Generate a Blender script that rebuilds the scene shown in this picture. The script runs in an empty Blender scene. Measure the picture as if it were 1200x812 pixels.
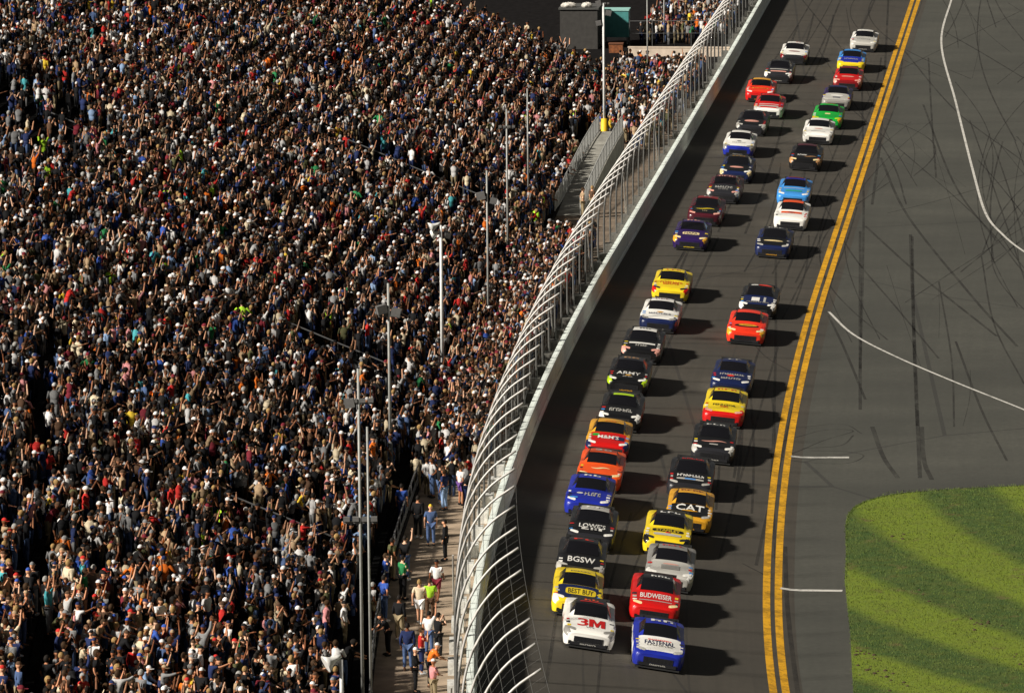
import bpy, bmesh, math, random
import numpy as np
from mathutils import Vector, Matrix
from mathutils.bvhtree import BVHTree
random.seed(11); rng = np.random.default_rng(5)
R = math.radians
scene = bpy.context.scene
COL = scene.collection

# ------------------------------------------------------------------ plan of the place
# s = metres along the straight, u = metres from the wall towards the infield
YK = [120,150,180,195,210,225,240,260,290,330,600,900]
MK = [-.10,-.075,-.045,-.03,-.008,.02,.045,.062,.082,.1,.1,.1]
_ys = np.arange(100, 1000, 1.0); _m = np.interp(_ys, YK, MK)
_xs = np.concatenate([[0], np.cumsum((_m[1:]+_m[:-1])/2)]); _xs = _xs-np.interp(210, _ys, _xs)-1.45
W = 12.2
def heading(s): return math.atan(float(np.interp(s, _ys, _m)))
def bank(s): return R(float(np.interp(s, [180,215,260,330,420], [10.5,10,7,4.5,3.5])))
def zw(s): return W*math.tan(bank(s))
def uc(s): return float(np.interp(s, [190,228,286,324,360,412], [-3.9,-4.0,-4.5,-5.1,-5.5,-7.2]))
RAKE = .42; STEP = .8
def surf(s, u, dz=0.0):
    h = heading(s); x = float(np.interp(s, _ys, _xs))+u*math.cos(h); y = s-u*math.sin(h)
    if u < 0:
        z = zw(s)+.3
        if u < uc(s) and s < 413.5: z += .3+RAKE*(uc(s)-u)
    elif u < W: z = (W-u)*math.tan(bank(s))
    else: z = 0
    return Vector((x, y, z+dz))

# ------------------------------------------------------------------ camera
CAMH = 48.0; PITCH = R(8.9); ROLL = R(.6); FPX = 7070.0
cam = bpy.data.cameras.new('camera'); co = bpy.data.objects.new('camera', cam); COL.objects.link(co)
cf = Vector((0, math.cos(PITCH), -math.sin(PITCH))); cr0 = Vector((1,0,0)); cu0 = cr0.cross(cf)
cr = cr0*math.cos(ROLL)-cu0*math.sin(ROLL); cu = cr0*math.sin(ROLL)+cu0*math.cos(ROLL)
M = Matrix((cr, cu, -cf)).transposed().to_4x4(); M.translation = Vector((0,0,CAMH)); co.matrix_world = M
cam.sensor_width = 36; cam.lens = 36*FPX/1200; cam.clip_start = 1; cam.clip_end = 5000
scene.camera = co
def proj(p):
    v = Vector(p)-Vector((0,0,CAMH)); d = v.dot(cf)
    return 600+FPX*v.dot(cr)/d, 406-FPX*v.dot(cu)/d, d

# ------------------------------------------------------------------ materials
def hexlin(h):
    r = [int(h[i:i+2],16)/255 for i in (0,2,4)]
    return tuple((c/12.92 if c <= .04045 else ((c+.055)/1.055)**2.4) for c in r)
_mc = {}
def newmat(name):
    m = bpy.data.materials.new(name); m.use_nodes = True
    nt = m.node_tree; b = nt.nodes['Principled BSDF']; return m, nt, b
def mat(name, col, rough=.6, metal=0, coat=0, var=.12, scale=6, bump=0, spec=None):
    key = (name, tuple(round(c,4) for c in col))
    if key in _mc: return _mc[key]
    m, nt, b = newmat(name)
    tc = nt.nodes.new('ShaderNodeTexCoord'); nz = nt.nodes.new('ShaderNodeTexNoise'); nz.inputs['Scale'].default_value = scale
    nz.inputs['Detail'].default_value = 5
    nt.links.new(tc.outputs['Object'], nz.inputs['Vector'])
    rp = nt.nodes.new('ShaderNodeMapRange'); rp.inputs[1].default_value=.3; rp.inputs[2].default_value=.7
    rp.inputs[3].default_value = 1-var; rp.inputs[4].default_value = 1+var
    nt.links.new(nz.outputs['Fac'], rp.inputs[0])
    mx = nt.nodes.new('ShaderNodeVectorMath'); mx.operation = 'SCALE'; mx.inputs[0].default_value = col[:3]
    nt.links.new(rp.outputs[0], mx.inputs['Scale']); nt.links.new(mx.outputs[0], b.inputs['Base Color'])
    b.inputs['Roughness'].default_value = rough; b.inputs['Metallic'].default_value = metal
    if spec is not None: b.inputs['Specular IOR Level'].default_value = spec
    if coat: b.inputs['Coat Weight'].default_value = coat; b.inputs['Coat Roughness'].default_value = .08
    if bump:
        bp = nt.nodes.new('ShaderNodeBump'); bp.inputs['Strength'].default_value = bump; bp.inputs['Distance'].default_value = .02
        nt.links.new(nz.outputs['Fac'], bp.inputs['Height']); nt.links.new(bp.outputs[0], b.inputs['Normal'])
    _mc[key] = m; return m
def objcolor_mat(name, rough=.85, var=.18, scale=9, bump=.5):
    m, nt, b = newmat(name)
    oi = nt.nodes.new('ShaderNodeObjectInfo'); tc = nt.nodes.new('ShaderNodeTexCoord')
    nz = nt.nodes.new('ShaderNodeTexNoise'); nz.inputs['Scale'].default_value = scale
    nt.links.new(tc.outputs['Object'], nz.inputs['Vector'])
    rp = nt.nodes.new('ShaderNodeMapRange'); rp.inputs[1].default_value=.3; rp.inputs[2].default_value=.7
    rp.inputs[3].default_value = 1-var; rp.inputs[4].default_value = 1+var
    nt.links.new(nz.outputs['Fac'], rp.inputs[0])
    mx = nt.nodes.new('ShaderNodeVectorMath'); mx.operation = 'SCALE'
    nt.links.new(oi.outputs['Color'], mx.inputs[0]); nt.links.new(rp.outputs[0], mx.inputs['Scale'])
    nt.links.new(mx.outputs[0], b.inputs['Base Color']); b.inputs['Roughness'].default_value = rough; b.inputs['Specular IOR Level'].default_value = .12
    bp = nt.nodes.new('ShaderNodeBump'); bp.inputs['Strength'].default_value = bump; bp.inputs['Distance'].default_value = .02
    nt.links.new(nz.outputs['Fac'], bp.inputs['Height']); nt.links.new(bp.outputs[0], b.inputs['Normal'])
    return m
def N(nt, t, **kw):
    n = nt.nodes.new(t)
    for k, v in kw.items(): setattr(n, k, v)
    return n
def math_(nt, op, a, b=None, c=None):
    n = N(nt, 'ShaderNodeMath', operation=op)
    for i, v in enumerate((a,b,c)):
        if v is None: continue
        if isinstance(v, (int,float)): n.inputs[i].default_value = v
        else: nt.links.new(v, n.inputs[i])
    return n.outputs[0]
def mixc(nt, f, a, b):
    n = N(nt, 'ShaderNodeMix', data_type='RGBA')
    if isinstance(f,(int,float)): n.inputs[0].default_value = f
    else: nt.links.new(f, n.inputs[0])
    for i, v in ((6,a),(7,b)):
        if isinstance(v, tuple): n.inputs[i].default_value = (*v[:3],1)
        else: nt.links.new(v, n.inputs[i])
    return n.outputs[2]
def noise(nt, vec, scale, detail=6, rough=.6):
    n = N(nt, 'ShaderNodeTexNoise'); n.inputs['Scale'].default_value = scale; n.inputs['Detail'].default_value = detail
    n.inputs['Roughness'].default_value = rough; nt.links.new(vec, n.inputs['Vector']); return n.outputs['Fac']
def rng_(nt, v, a, b, c, d):
    n = N(nt, 'ShaderNodeMapRange'); nt.links.new(v, n.inputs[0])
    for i, x in enumerate((a,b,c,d)): n.inputs[i+1].default_value = x
    return n.outputs[0]

def asphalt(name, ca, cb, groove):
    m, nt, b = newmat(name); tc = N(nt,'ShaderNodeTexCoord'); uv = tc.outputs['UV']; ob = tc.outputs['Object']
    big = rng_(nt, noise(nt, ob, .12), .35, .65, 0, 1)
    c = mixc(nt, big, ca, cb)
    mp = N(nt,'ShaderNodeMapping'); mp.inputs['Scale'].default_value = (2.2,.03,1); nt.links.new(uv, mp.inputs[0])
    st = rng_(nt, noise(nt, mp.outputs[0], 1.0, 7, .75), .36, .62, 0, 1)
    c = mixc(nt, math_(nt,'MULTIPLY', st, .5 if groove else .25), c, tuple(x*.45 for x in ca))
    mp2 = N(nt,'ShaderNodeMapping'); mp2.inputs['Scale'].default_value = (.25,.9,1); nt.links.new(uv, mp2.inputs[0])
    ban = rng_(nt, noise(nt, mp2.outputs[0], .35, 3), .4, .62, 0, 1)
    c = mixc(nt, math_(nt,'MULTIPLY', ban, .45 if groove else .22), c, tuple(x*.6 for x in cb))
    if groove:
        sp = N(nt,'ShaderNodeSeparateXYZ'); nt.links.new(uv, sp.inputs[0])
        # the rubbered outer lane and the racing lanes
        for c0, w0, k in ((1.2,1.6,.4),(4.2,1.0,.22),(8.2,1.1,.22)):
            d = math_(nt,'ABSOLUTE', math_(nt,'SUBTRACT', sp.outputs[0], c0))
            f = rng_(nt, d, 0, w0, k, 0)
            c = mixc(nt, f, c, tuple(x*.42 for x in ca))
        for c0 in (3.95, 7.9):
            d = math_(nt,'ABSOLUTE', math_(nt,'SUBTRACT', sp.outputs[0], c0))
            f = math_(nt,'MULTIPLY', math_(nt,'LESS_THAN', d, .045), .55)
            c = mixc(nt, f, c, (.012,.011,.01))
    gr = noise(nt, ob, 3.5, 8, .7)
    c = mixc(nt, rng_(nt, noise(nt, ob, .045, 5, .6), .42, .62, 0, .5), c, tuple(x*.6 for x in cb))
    c = mixc(nt, rng_(nt, gr, .35, .65, 0, .45), c, tuple(x*.55 for x in cb))
    # patches and repair joints
    vo = N(nt,'ShaderNodeTexVoronoi', feature='DISTANCE_TO_EDGE'); vo.inputs['Scale'].default_value = .045
    mp3 = N(nt,'ShaderNodeMapping'); mp3.inputs['Scale'].default_value = (1,.55,1); nt.links.new(ob, mp3.inputs[0]); nt.links.new(mp3.outputs[0], vo.inputs['Vector'])
    c = mixc(nt, math_(nt,'MULTIPLY', math_(nt,'LESS_THAN', vo.outputs['Distance'], .0025), .5), c, (.015,.014,.013))
    nt.links.new(c, b.inputs['Base Color']); b.inputs['Roughness'].default_value = .8
    bp = N(nt,'ShaderNodeBump'); bp.inputs['Strength'].default_value = .35; bp.inputs['Distance'].default_value = .01
    nt.links.new(noise(nt, ob, 22, 4), bp.inputs['Height']); nt.links.new(bp.outputs[0], b.inputs['Normal'])
    return m
M_track = asphalt('track_asphalt', (.082,.068,.050), (.066,.058,.044), True)
M_apron = asphalt('apron_asphalt', (.082,.080,.064), (.056,.056,.045), False)
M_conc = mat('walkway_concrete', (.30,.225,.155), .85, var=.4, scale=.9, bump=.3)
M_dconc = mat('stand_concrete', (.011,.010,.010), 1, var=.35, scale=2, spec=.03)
M_wall = None

def grass_mat():
    m, nt, b = newmat('mown_grass'); tc = N(nt,'ShaderNodeTexCoord'); ob = tc.outputs['Object']
    wv = noise(nt, ob, .5, 3); sp = N(nt,'ShaderNodeSeparateXYZ'); nt.links.new(ob, sp.inputs[0])
    x, y = sp.outputs[0], sp.outputs[1]
    t = math_(nt,'SUBTRACT', 262, y)
    v = math_(nt,'SUBTRACT', x, math_(nt,'MULTIPLY', t, .1)); v = math_(nt,'SUBTRACT', v, math_(nt,'MULTIPLY', math_(nt,'MULTIPLY', t, t), .00625))
    v = math_(nt,'ADD', v, math_(nt,'MULTIPLY', math_(nt,'SUBTRACT', wv, .5), 1.0))
    f = math_(nt,'FRACT', math_(nt,'DIVIDE', math_(nt,'SUBTRACT', v, 3.6), 7.2))
    tri = math_(nt,'ABSOLUTE', math_(nt,'SUBTRACT', f, .25)); tri2 = math_(nt,'ABSOLUTE', math_(nt,'SUBTRACT', f, 1.25))
    mn = math_(nt,'MINIMUM', tri, tri2)
    k = rng_(nt, mn, .19, .31, 0, 1)
    c = mixc(nt, k, (.030,.070,.002), (.155,.215,.002))
    n1 = rng_(nt, noise(nt, ob, 5, 8, .8), .35, .68, 0, .42); c = mixc(nt, n1, c, (.028,.05,.004))
    n2 = rng_(nt, noise(nt, ob, 1.1, 6, .7), .42, .7, 0, .55); c = mixc(nt, n2, c, (.11,.12,.012))
    n3 = rng_(nt, noise(nt, ob, .55, 4, .6), .61, .68, 0, .7); c = mixc(nt, n3, c, (.10,.075,.02))
    nt.links.new(c, b.inputs['Base Color']); b.inputs['Roughness'].default_value = .9
    bp = N(nt,'ShaderNodeBump'); bp.inputs['Strength'].default_value = .8; bp.inputs['Distance'].default_value = .05
    nt.links.new(noise(nt, ob, 9, 6, .8), bp.inputs['Height']); nt.links.new(bp.outputs[0], b.inputs['Normal'])
    return m
def worn_paint(name, col, hide):
    m, nt, b = newmat(name); tc = N(nt,'ShaderNodeTexCoord'); ob = tc.outputs['Object']
    w = noise(nt, ob, 2.6, 8, .8); w2 = noise(nt, ob, .35, 3)
    f = rng_(nt, math_(nt,'ADD', w, math_(nt,'MULTIPLY', w2, .35)), hide, hide+.12, 0, .7)
    nt.links.new(mixc(nt, f, col, tuple(c*.35 for c in col)), b.inputs['Base Color']); b.inputs['Roughness'].default_value = .7
    return m
M_yellow = worn_paint('yellow_line_paint', (.74,.37,.006), .62)
M_white_line = worn_paint('white_line_paint', (.55,.53,.48), .66)
def rubber_mat():
    m, nt, b = newmat('rubber_marks'); tc = N(nt,'ShaderNodeTexCoord')
    b.inputs['Base Color'].default_value = (.026,.024,.021,1); b.inputs['Roughness'].default_value = .7
    tr = N(nt,'ShaderNodeBsdfTransparent'); mx = N(nt,'ShaderNodeMixShader'); out = nt.nodes['Material Output']
    mp = N(nt,'ShaderNodeMapping'); mp.inputs['Scale'].default_value = (1,.25,1); nt.links.new(tc.outputs['Object'], mp.inputs[0])
    f = rng_(nt, noise(nt, mp.outputs[0], 1.2, 6, .7), .3, .7, .05, .7)
    nt.links.new(f, mx.inputs[0]); nt.links.new(tr.outputs[0], mx.inputs[1]); nt.links.new(b.outputs[0], mx.inputs[2]); nt.links.new(mx.outputs[0], out.inputs[0])
    return m
M_rubber = rubber_mat()
def wall_mat():
    m, nt, b = newmat('wall_paint'); tc = N(nt,'ShaderNodeTexCoord'); ob = tc.outputs['Object']
    mp = N(nt,'ShaderNodeMapping'); mp.inputs['Scale'].default_value = (1,.12,2.2); nt.links.new(ob, mp.inputs[0])
    f = rng_(nt, noise(nt, mp.outputs[0], .8, 6, .7), .45, .75, 0, .6)
    c = mixc(nt, f, (.86,.93,.86), (.5,.5,.45))
    sp = N(nt,'ShaderNodeSeparateXYZ'); nt.links.new(ob, sp.inputs[0])
    jt = math_(nt,'LESS_THAN', math_(nt,'FRACT', math_(nt,'DIVIDE', sp.outputs[1], 6.1)), .018)
    c = mixc(nt, math_(nt,'MULTIPLY', jt, .7), c, (.12,.12,.11))
    mps = N(nt,'ShaderNodeMapping'); mps.inputs['Scale'].default_value = (1,.05,3.5); nt.links.new(ob, mps.inputs[0])
    c = mixc(nt, rng_(nt, noise(nt, mps.outputs[0], 1.3, 7, .75), .60, .66, 0, .75), c, (.06,.06,.055))
    nt.links.new(c, b.inputs['Base Color']); b.inputs['Roughness'].default_value = .5
    return m
M_wall = wall_mat()
M_steel = mat('galvanised_steel', (.46,.44,.40), .45, .15, var=.12, scale=2)
M_wire = mat('fence_wire', (.13,.13,.12), .6, .2)
M_black = mat('black_rubber', (.012,.012,.012), .8)

# ------------------------------------------------------------------ mesh helpers
def setp(o, label=None, cat=None, group=None, kind=None):
    if label: o['label'] = label
    if cat: o['category'] = cat
    if group: o['group'] = group
    if kind: o['kind'] = kind
    return o
def mobj(name, verts, faces, mats, parent=None, smooth=False, fm=None, uv=None):
    me = bpy.data.meshes.new(name); me.from_pydata([tuple(v) for v in verts], [], faces)
    if not isinstance(mats, (list,tuple)): mats = [mats]
    for m in mats: me.materials.append(m)
    if fm is not None: me.polygons.foreach_set('material_index', fm)
    if smooth: me.polygons.foreach_set('use_smooth', [True]*len(me.polygons))
    if uv is not None:
        l = me.uv_layers.new(name='UVMap'); idx = np.empty(len(me.loops), np.int32); me.loops.foreach_get('vertex_index', idx)
        l.data.foreach_set('uv', np.array(uv, np.float32)[idx].ravel())
    o = bpy.data.objects.new(name, me); COL.objects.link(o)
    if parent: o.parent = parent
    return o
def empty(name, loc=(0,0,0), rz=0):
    o = bpy.data.objects.new(name, None); COL.objects.link(o); o.location = loc; o.rotation_euler = (0,0,rz); o.empty_display_size = .3; return o
class MB:
    def __init__(s): s.v=[]; s.f=[]
    def box(s, a, b):
        n=len(s.v); (x0,y0,z0),(x1,y1,z1)=a,b
        s.v += [(x,y,z) for z in (z0,z1) for y in (y0,y1) for x in (x0,x1)]
        s.f += [tuple(n+i for i in q) for q in ((0,2,3,1),(4,5,7,6),(0,1,5,4),(2,6,7,3),(0,4,6,2),(1,3,7,5))]
        return s
    def tube(s, pts, r, n=8, cap=True, r2=None):
        pts=[Vector(p) for p in pts]; base=len(s.v); K=len(pts)
        for i,p in enumerate(pts):
            t=(pts[min(i+1,K-1)]-pts[max(i-1,0)]).normalized(); a=Vector((0,0,1)) if abs(t.z)<.9 else Vector((0,1,0))
            e1=t.cross(a).normalized(); e2=t.cross(e1)
            rr = r if r2 is None else r+(r2-r)*i/(K-1)
            for j in range(n):
                th=2*math.pi*j/n; s.v.append(tuple(p+e1*(rr*math.cos(th))+e2*(rr*math.sin(th))))
        for i in range(K-1):
            for j in range(n):
                a=base+i*n+j; b=base+i*n+(j+1)%n; s.f.append((a,b,b+n,a+n))
        if cap:
            s.f.append(tuple(base+j for j in range(n))[::-1]); s.f.append(tuple(base+(K-1)*n+j for j in range(n)))
        return s
    def lathe(s, prof, c=(0,0,0), n=12, axis='Z'):
        base=len(s.v); K=len(prof)
        for r,h in prof:
            for j in range(n):
                th=2*math.pi*j/n; x,y=r*math.cos(th),r*math.sin(th)
                p = (x,y,h) if axis=='Z' else ((h,x,y) if axis=='X' else (x,h,y))
                s.v.append((p[0]+c[0],p[1]+c[1],p[2]+c[2]))
        for i in range(K-1):
            for j in range(n):
                a=base+i*n+j; b=base+i*n+(j+1)%n; s.f.append((a,b,b+n,a+n))
        s.f.append(tuple(base+j for j in range(n))[::-1]); s.f.append(tuple(base+(K-1)*n+j for j in range(n)))
        return s
    def build(s, name, m, parent=None, smooth=False):
        return mobj(name, s.v, s.f, m, parent, smooth)
def strip(name, ss, us, zf, m, smooth=True, parent=None):
    """sheet over the (s,u) grid"""
    V=[];UV=[]
    for s in ss:
        for u in us:
            V.append(zf(s,u)); UV.append((u,s))
    n=len(us); F=[(i*n+j,i*n+j+1,(i+1)*n+j+1,(i+1)*n+j) for i in range(len(ss)-1) for j in range(n-1)]
    return mobj(name, V, F, m, parent, smooth, uv=UV)

# ------------------------------------------------------------------ setting
mobj('unlit_yard',[(-400,300,.005),(0,300,.005),(120,520,.005),(120,900,.005),(-400,900,.005)] and [(-400,150,.004),(-12,150,.004),(-12,330,.004),(16,560,.004),(30,900,.004),(-400,900,.004)],[(0,1,2,3,4,5)],mat('unlit_yard_tone',(.008,.0075,.006),1,var=.4,scale=.5,spec=.02))['kind']='structure'  # near-black colour stands in for the missing light behind the stand
g = mobj('ground', [(-2500,-300,-.03),(2500,-300,-.03),(2500,4500,-.03),(-2500,4500,-.03)], [(0,1,2,3)], M_apron, uv=[(0,0),(100,0),(100,100),(0,100)])
setp(g, kind='structure')
SS = list(range(110, 880, 5))
setp(strip('race_track', SS, list(np.linspace(0, W, 9)), lambda s,u: surf(s,max(u,1e-6)) , M_track), kind='structure')
setp(strip('apron_pavement', SS, [W, 18, 30, 60, 110], lambda s,u: surf(s,u,0.0), M_apron), kind='structure')
def line_strip(name, u0, u1, m, dz=.006, s0=110, s1=870):
    return setp(strip(name, [s0+i*2.5 for i in range(int((s1-s0)/2.5)+1)], [u0,(u0+u1)/2,u1], lambda s,u: surf(s,u,dz), m), kind='structure')
line_strip('yellow_line', 10.92, 11.22, M_yellow)
line_strip('yellow_line', 11.40, 11.70, M_yellow)
def ribbon_mb(mb, pts, w, dz, n=8):
    """pts in world x,y laid onto the pavement"""
    # catmull through points
    P=[Vector((p[0],p[1],0)) for p in pts]
    if len(P)==2: Q=[P[0].lerp(P[1],i/6) for i in range(7)]
    else:
        Q=[]; E=[P[0]*2-P[1]]+P+[P[-1]*2-P[-2]]
        for i in range(1,len(E)-2):
            for k in range(n):
                t=k/n; a,b,c,d=E[i-1],E[i],E[i+1],E[i+2]
                Q.append(.5*((2*b)+(c-a)*t+(2*a-5*b+4*c-d)*t*t+(3*b-a-3*c+d)*t**3))
        Q.append(P[-1])
    base=len(mb.v); K=len(Q)
    for i,q in enumerate(Q):
        t=(Q[min(i+1,K-1)]-Q[max(i-1,0)]); t.normalize(); nn=Vector((-t.y,t.x,0))
        for sg in (-1,1):
            p=q+nn*(sg*w/2); mb.v.append((p.x,p.y,pave_z(p.x,p.y)+dz))
    for i in range(K-1): mb.f.append((base+2*i,base+2*i+1,base+2*i+3,base+2*i+2))
def pave_z(x,y):
    s=y
    for _ in range(3):
        h=heading(s); u=(x-float(np.interp(s,_ys,_xs)))/math.cos(h); s=y+u*math.sin(h)
    return (W-u)*math.tan(bank(s)) if 0<u<W else 0.0
mb=MB(); ribbon_mb(mb, [(16.86,317.3),(17.72,309.33),(19.45,301.85),(21.86,293.62),(24.52,285.29),(28,274)], .14, .007)
setp(mb.build('white_line', M_white_line), kind='structure')
mb=MB(); ribbon_mb(mb, [(38.5,512),(35.7,484.57),(32.55,452.13),(30.74,413.1),(29.05,375.9),(28.26,355.81),(28.51,346.48),(29.14,339.32),(30.5,330)], .15, .007)
setp(mb.build('white_line', M_white_line), kind='structure')
mb=MB(); ribbon_mb(mb, [(12.75,272.75),(15.41,272.6)], .38, .007)
setp(mb.build('white_line', M_white_line), kind='structure')
mb=MB(); ribbon_mb(mb, [(10.85,241.6),(13.36,241.33)], .38, .007)
setp(mb.build('white_line', M_white_line), kind='structure')
# skid marks
def sk(pts): return pts
SKIDS = [([(25.21,429.07),(21.03,356.37),(17.42,298.16)],0.1),([(23.19,346.89),(20.36,301.24),(18.28,267.09)],0.14),([(30.84,441.53),(28.4,403.31),(26.49,372.32)],0.09),([(23.69,382.84),(23.56,355.41),(24.83,323.06),(25.83,304.77)],0.12),([(28.41,411.78),(27.41,369.76),(27.93,343.65)],0.1),([(20.8,350.74),(22.53,331.32),(25.07,308.25)],0.12),([(20.37,348.56),(18.27,312.81),(16.69,285.79)],0.12),([(23.24,346.16),(20.69,306.82),(19.11,280.99)],0.12),([(16.78,315.85),(16.99,304.25),(17.11,288.77)],0.1),([(23.44,479.8),(24.9,439.67),(25.83,411.69)],0.1),([(33.32,460.14),(34.98,444.65),(36.66,427.39)],0.1),([(27.48,431.09),(33.63,452.02),(40.73,475.75)],0.08),([(30.53,483.23),(26.44,423.38),(24.04,389.45),(21.77,360.18)],0.12),([(15.06,339.86),(13.53,305.86),(11.82,271.03),(10.61,250.26)],0.1),([(29.4,482.69),(24.21,432.86),(21.57,406.52),(17.71,374.12)],0.12),([(26.59,481.33),(22.9,443.23),(19.15,410.28)],0.1),([(29.39,446.12),(30.36,408.07),(32.6,379.9)],0.09),([(22.45,356.26),(25.9,361.82),(32.06,373.53)],0.07),([(11.46,250.79),(11.02,239.81),(10.75,229.72),(10.59,221.58)],0.14),([(11.82,271.03),(11.02,250.52),(10.81,239.67)],0.09),([(9.46,245.85),(10.59,243.35)],0.07),([(22.83,306.68),(22.48,285.42),(22.54,271.25)],0.09),([(23.48,327.96),(22.2,301.12),(20.82,280.65)],0.07),([(18.72,362.84),(19.38,338.32),(20.53,318.69),(21.56,301.16)],0.08),([(23.35,407.28),(25.35,384.92),(27.71,352.07),(28.41,330.89)],0.07),([(22.9,443.23),(23.63,412.21),(24.26,380.6),(23.82,360.02)],0.08),([(16.97,280.89),(16.98,272.72),(17.29,267.14)],0.16),([(19.29,280.74),(18.77,271.48),(18.78,266.62)],0.16),([(12.01,275.52),(14.41,279.85),(16.01,279.75),(14.26,276.79),(11.82,271.03)],0.06),([(15.95,278.57),(15.19,275.81),(13.38,275.18)],0.07),([(12.82,271.6),(15.12,271.03),(16.1,273.0),(15.3,274.19),(13.74,274.51)],0.06),([(12.76,280.45),(15.52,281.7),(16.37,279.01)],0.05),([(12.24,305.2),(12.89,300.17),(14.18,295.68)],0.06),([(26.59,337.78),(25.26,312.32),(25.17,292.88)],0.07),([(8.37,323.84),(11.64,352.24),(17.66,409.64),(22.15,460.34)],0.12),([(4.71,275.85),(6.93,302.41),(11.77,355.96)],0.1),([(2.47,252.81),(4.84,283.07),(7.59,311.28)],0.1),([(1.12,216.19),(1.95,237.06),(3.26,257.47),(4.71,275.85)],0.1),([(9.86,265.65),(11.8,294.42),(15.94,336.94),(22.22,397.51)],0.09),([(2.99,215.82),(3.68,234.74),(5.05,254.5)],0.08),([(27.59,391.66),(26.64,363.17),(25.72,338.48)],0.06),([(22.87,297.42),(22.18,288.89),(21.26,280.84)],0.06),([(23.44,387.07),(25.63,377.7),(27.22,368.55)],0.08),([(26.47,401.32),(26.1,386.36),(24.92,372.52)],0.08),([(36.77,468.43),(34.97,447.12),(33.0,427.67)],0.06),([(26.25,392.05),(27.02,379.53),(28.0,367.76)],0.05),([(20.42,355.69),(20.54,381.21),(20.77,410.87)],0.08),([(22.16,365.54),(23.7,375.24),(25.4,385.44)],0.08),([(23.3,325.64),(22.69,316.35),(22.02,307.57)],0.05),([(21.03,334.41),(20.68,315.36),(20.48,298.32)],0.06),([(21.03,376.18),(20.66,366.63),(20.41,357.61)],0.05),([(24.67,384.6),(26.47,384.62),(27.71,384.69)],0.08),([(30.42,390.49),(32.33,396.38),(34.39,402.43)],0.08),([(31.28,381.91),(30.48,373.23),(30.09,364.89)],0.06),([(27.84,335.73),(27.22,322.63),(26.86,310.48)],0.05),([(17.65,310.33),(17.3,296.99),(17.3,284.69)],0.08),([(28.05,365.77),(32.31,387.01),(37.04,410.82)],0.06),([(20.42,363.36),(20.46,375.73),(21.06,389.25)],0.05),([(22.36,398.85),(22.35,385.49),(22.03,372.88)],0.05),([(18.57,289.31),(18.13,280.52),(17.44,272.25)],0.06),([(23.87,361.96),(26.67,357.13),(29.82,352.39)],0.06),([(22.45,354.13),(23.2,334.95),(23.52,317.73)],0.08),([(23.32,300.89),(24.07,294.15),(24.55,287.71)],0.08),([(33.68,456.79),(30.09,422.57),(26.15,393.12)],0.05),([(26.38,355.08),(27.17,343.7),(27.69,333.03)],0.05),([(27.02,339.38),(25.15,318.75),(23.24,300.45)],0.08),([(27.13,353.71),(25.89,337.21),(24.27,322.18)],0.05),([(20.12,292.59),(19.51,280.11),(18.83,268.64)],0.08),([(31.3,389.61),(31.03,374.36),(30.35,360.28)],0.06),([(29.02,367.56),(27.8,358.54),(26.99,349.91)],0.08)]
for iw, (pts, w) in enumerate(SKIDS):
    if iw>=52: break
    w = w*1.35 if iw<40 else w*.5
    mb=MB(); ribbon_mb(mb, pts, w, .005); 
    setp(mb.build('skid_mark', M_rubber), kind='structure')
rs=random.Random(21)
for _ in range(30):      # long sweeping spin marks, some of them paired
    y0=rs.uniform(275,470); x0=rs.uniform(14,30)+(y0-275)*.075; L=rs.uniform(35,110); dx=rs.gauss(0,5); bow=rs.gauss(0,3.2); pts=[]
    for i in range(7):
        t=i/6; pts.append((x0+dx*t+bow*math.sin(math.pi*t)+(.09*L*t), y0+L*t))
    for k in ((0,) if rs.random()<.6 else (0,1.5)):
        mb=MB(); ribbon_mb(mb,[(x+k,y+k*.6) for x,y in pts],rs.uniform(.05,.11),.0055); setp(mb.build('skid_mark', M_rubber), kind='structure')
for _ in range(16):      # straighter marks in the racing lanes
    s0=rs.uniform(215,430); u0=rs.choice([2.6,4.4,5.2,7.4,8.9,9.8])+rs.gauss(0,.3); L=rs.uniform(25,80); d=rs.gauss(0,.8); pts=[]
    for i in range(6):
        t=i/5; q=surf(s0+L*t,min(max(u0+d*t+.25*math.sin(3*t),.5),11)); pts.append((q.x,q.y))
    for k in (0,1.55):
        mb=MB(); ribbon_mb(mb,[(x+k,y) for x,y in pts],rs.uniform(.08,.16),.0055); setp(mb.build('skid_mark', M_rubber), kind='structure')
# infield grass
gb=[(12.67,221.6),(12.2,212),(11.9,190),(11.5,160),(120,160),(120,275),(40,270),(30,267),(22.75,264.66),(19.6,264.0),(17.4,263.2),(16.3,262.4),(15.5,261.3),(14.95,260.0),(14.55,258.2),(14.28,255.5),(14.0,250),(13.58,243.48),(13.2,233)]
bm=bmesh.new(); vs=[bm.verts.new((x,y,.045)) for x,y in gb]; f=bm.faces.new(vs)
r=bmesh.ops.extrude_face_region(bm, geom=[f]); 
for e in r['geom']:
    if isinstance(e,bmesh.types.BMVert): e.co.z=-.02
bmesh.ops.recalc_face_normals(bm, faces=bm.faces); me=bpy.data.meshes.new('infield_grass'); bm.to_mesh(me); bm.free()
me.materials.append(grass_mat()); o=bpy.data.objects.new('infield_grass',me); COL.objects.link(o); setp(o, kind='structure')
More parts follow.
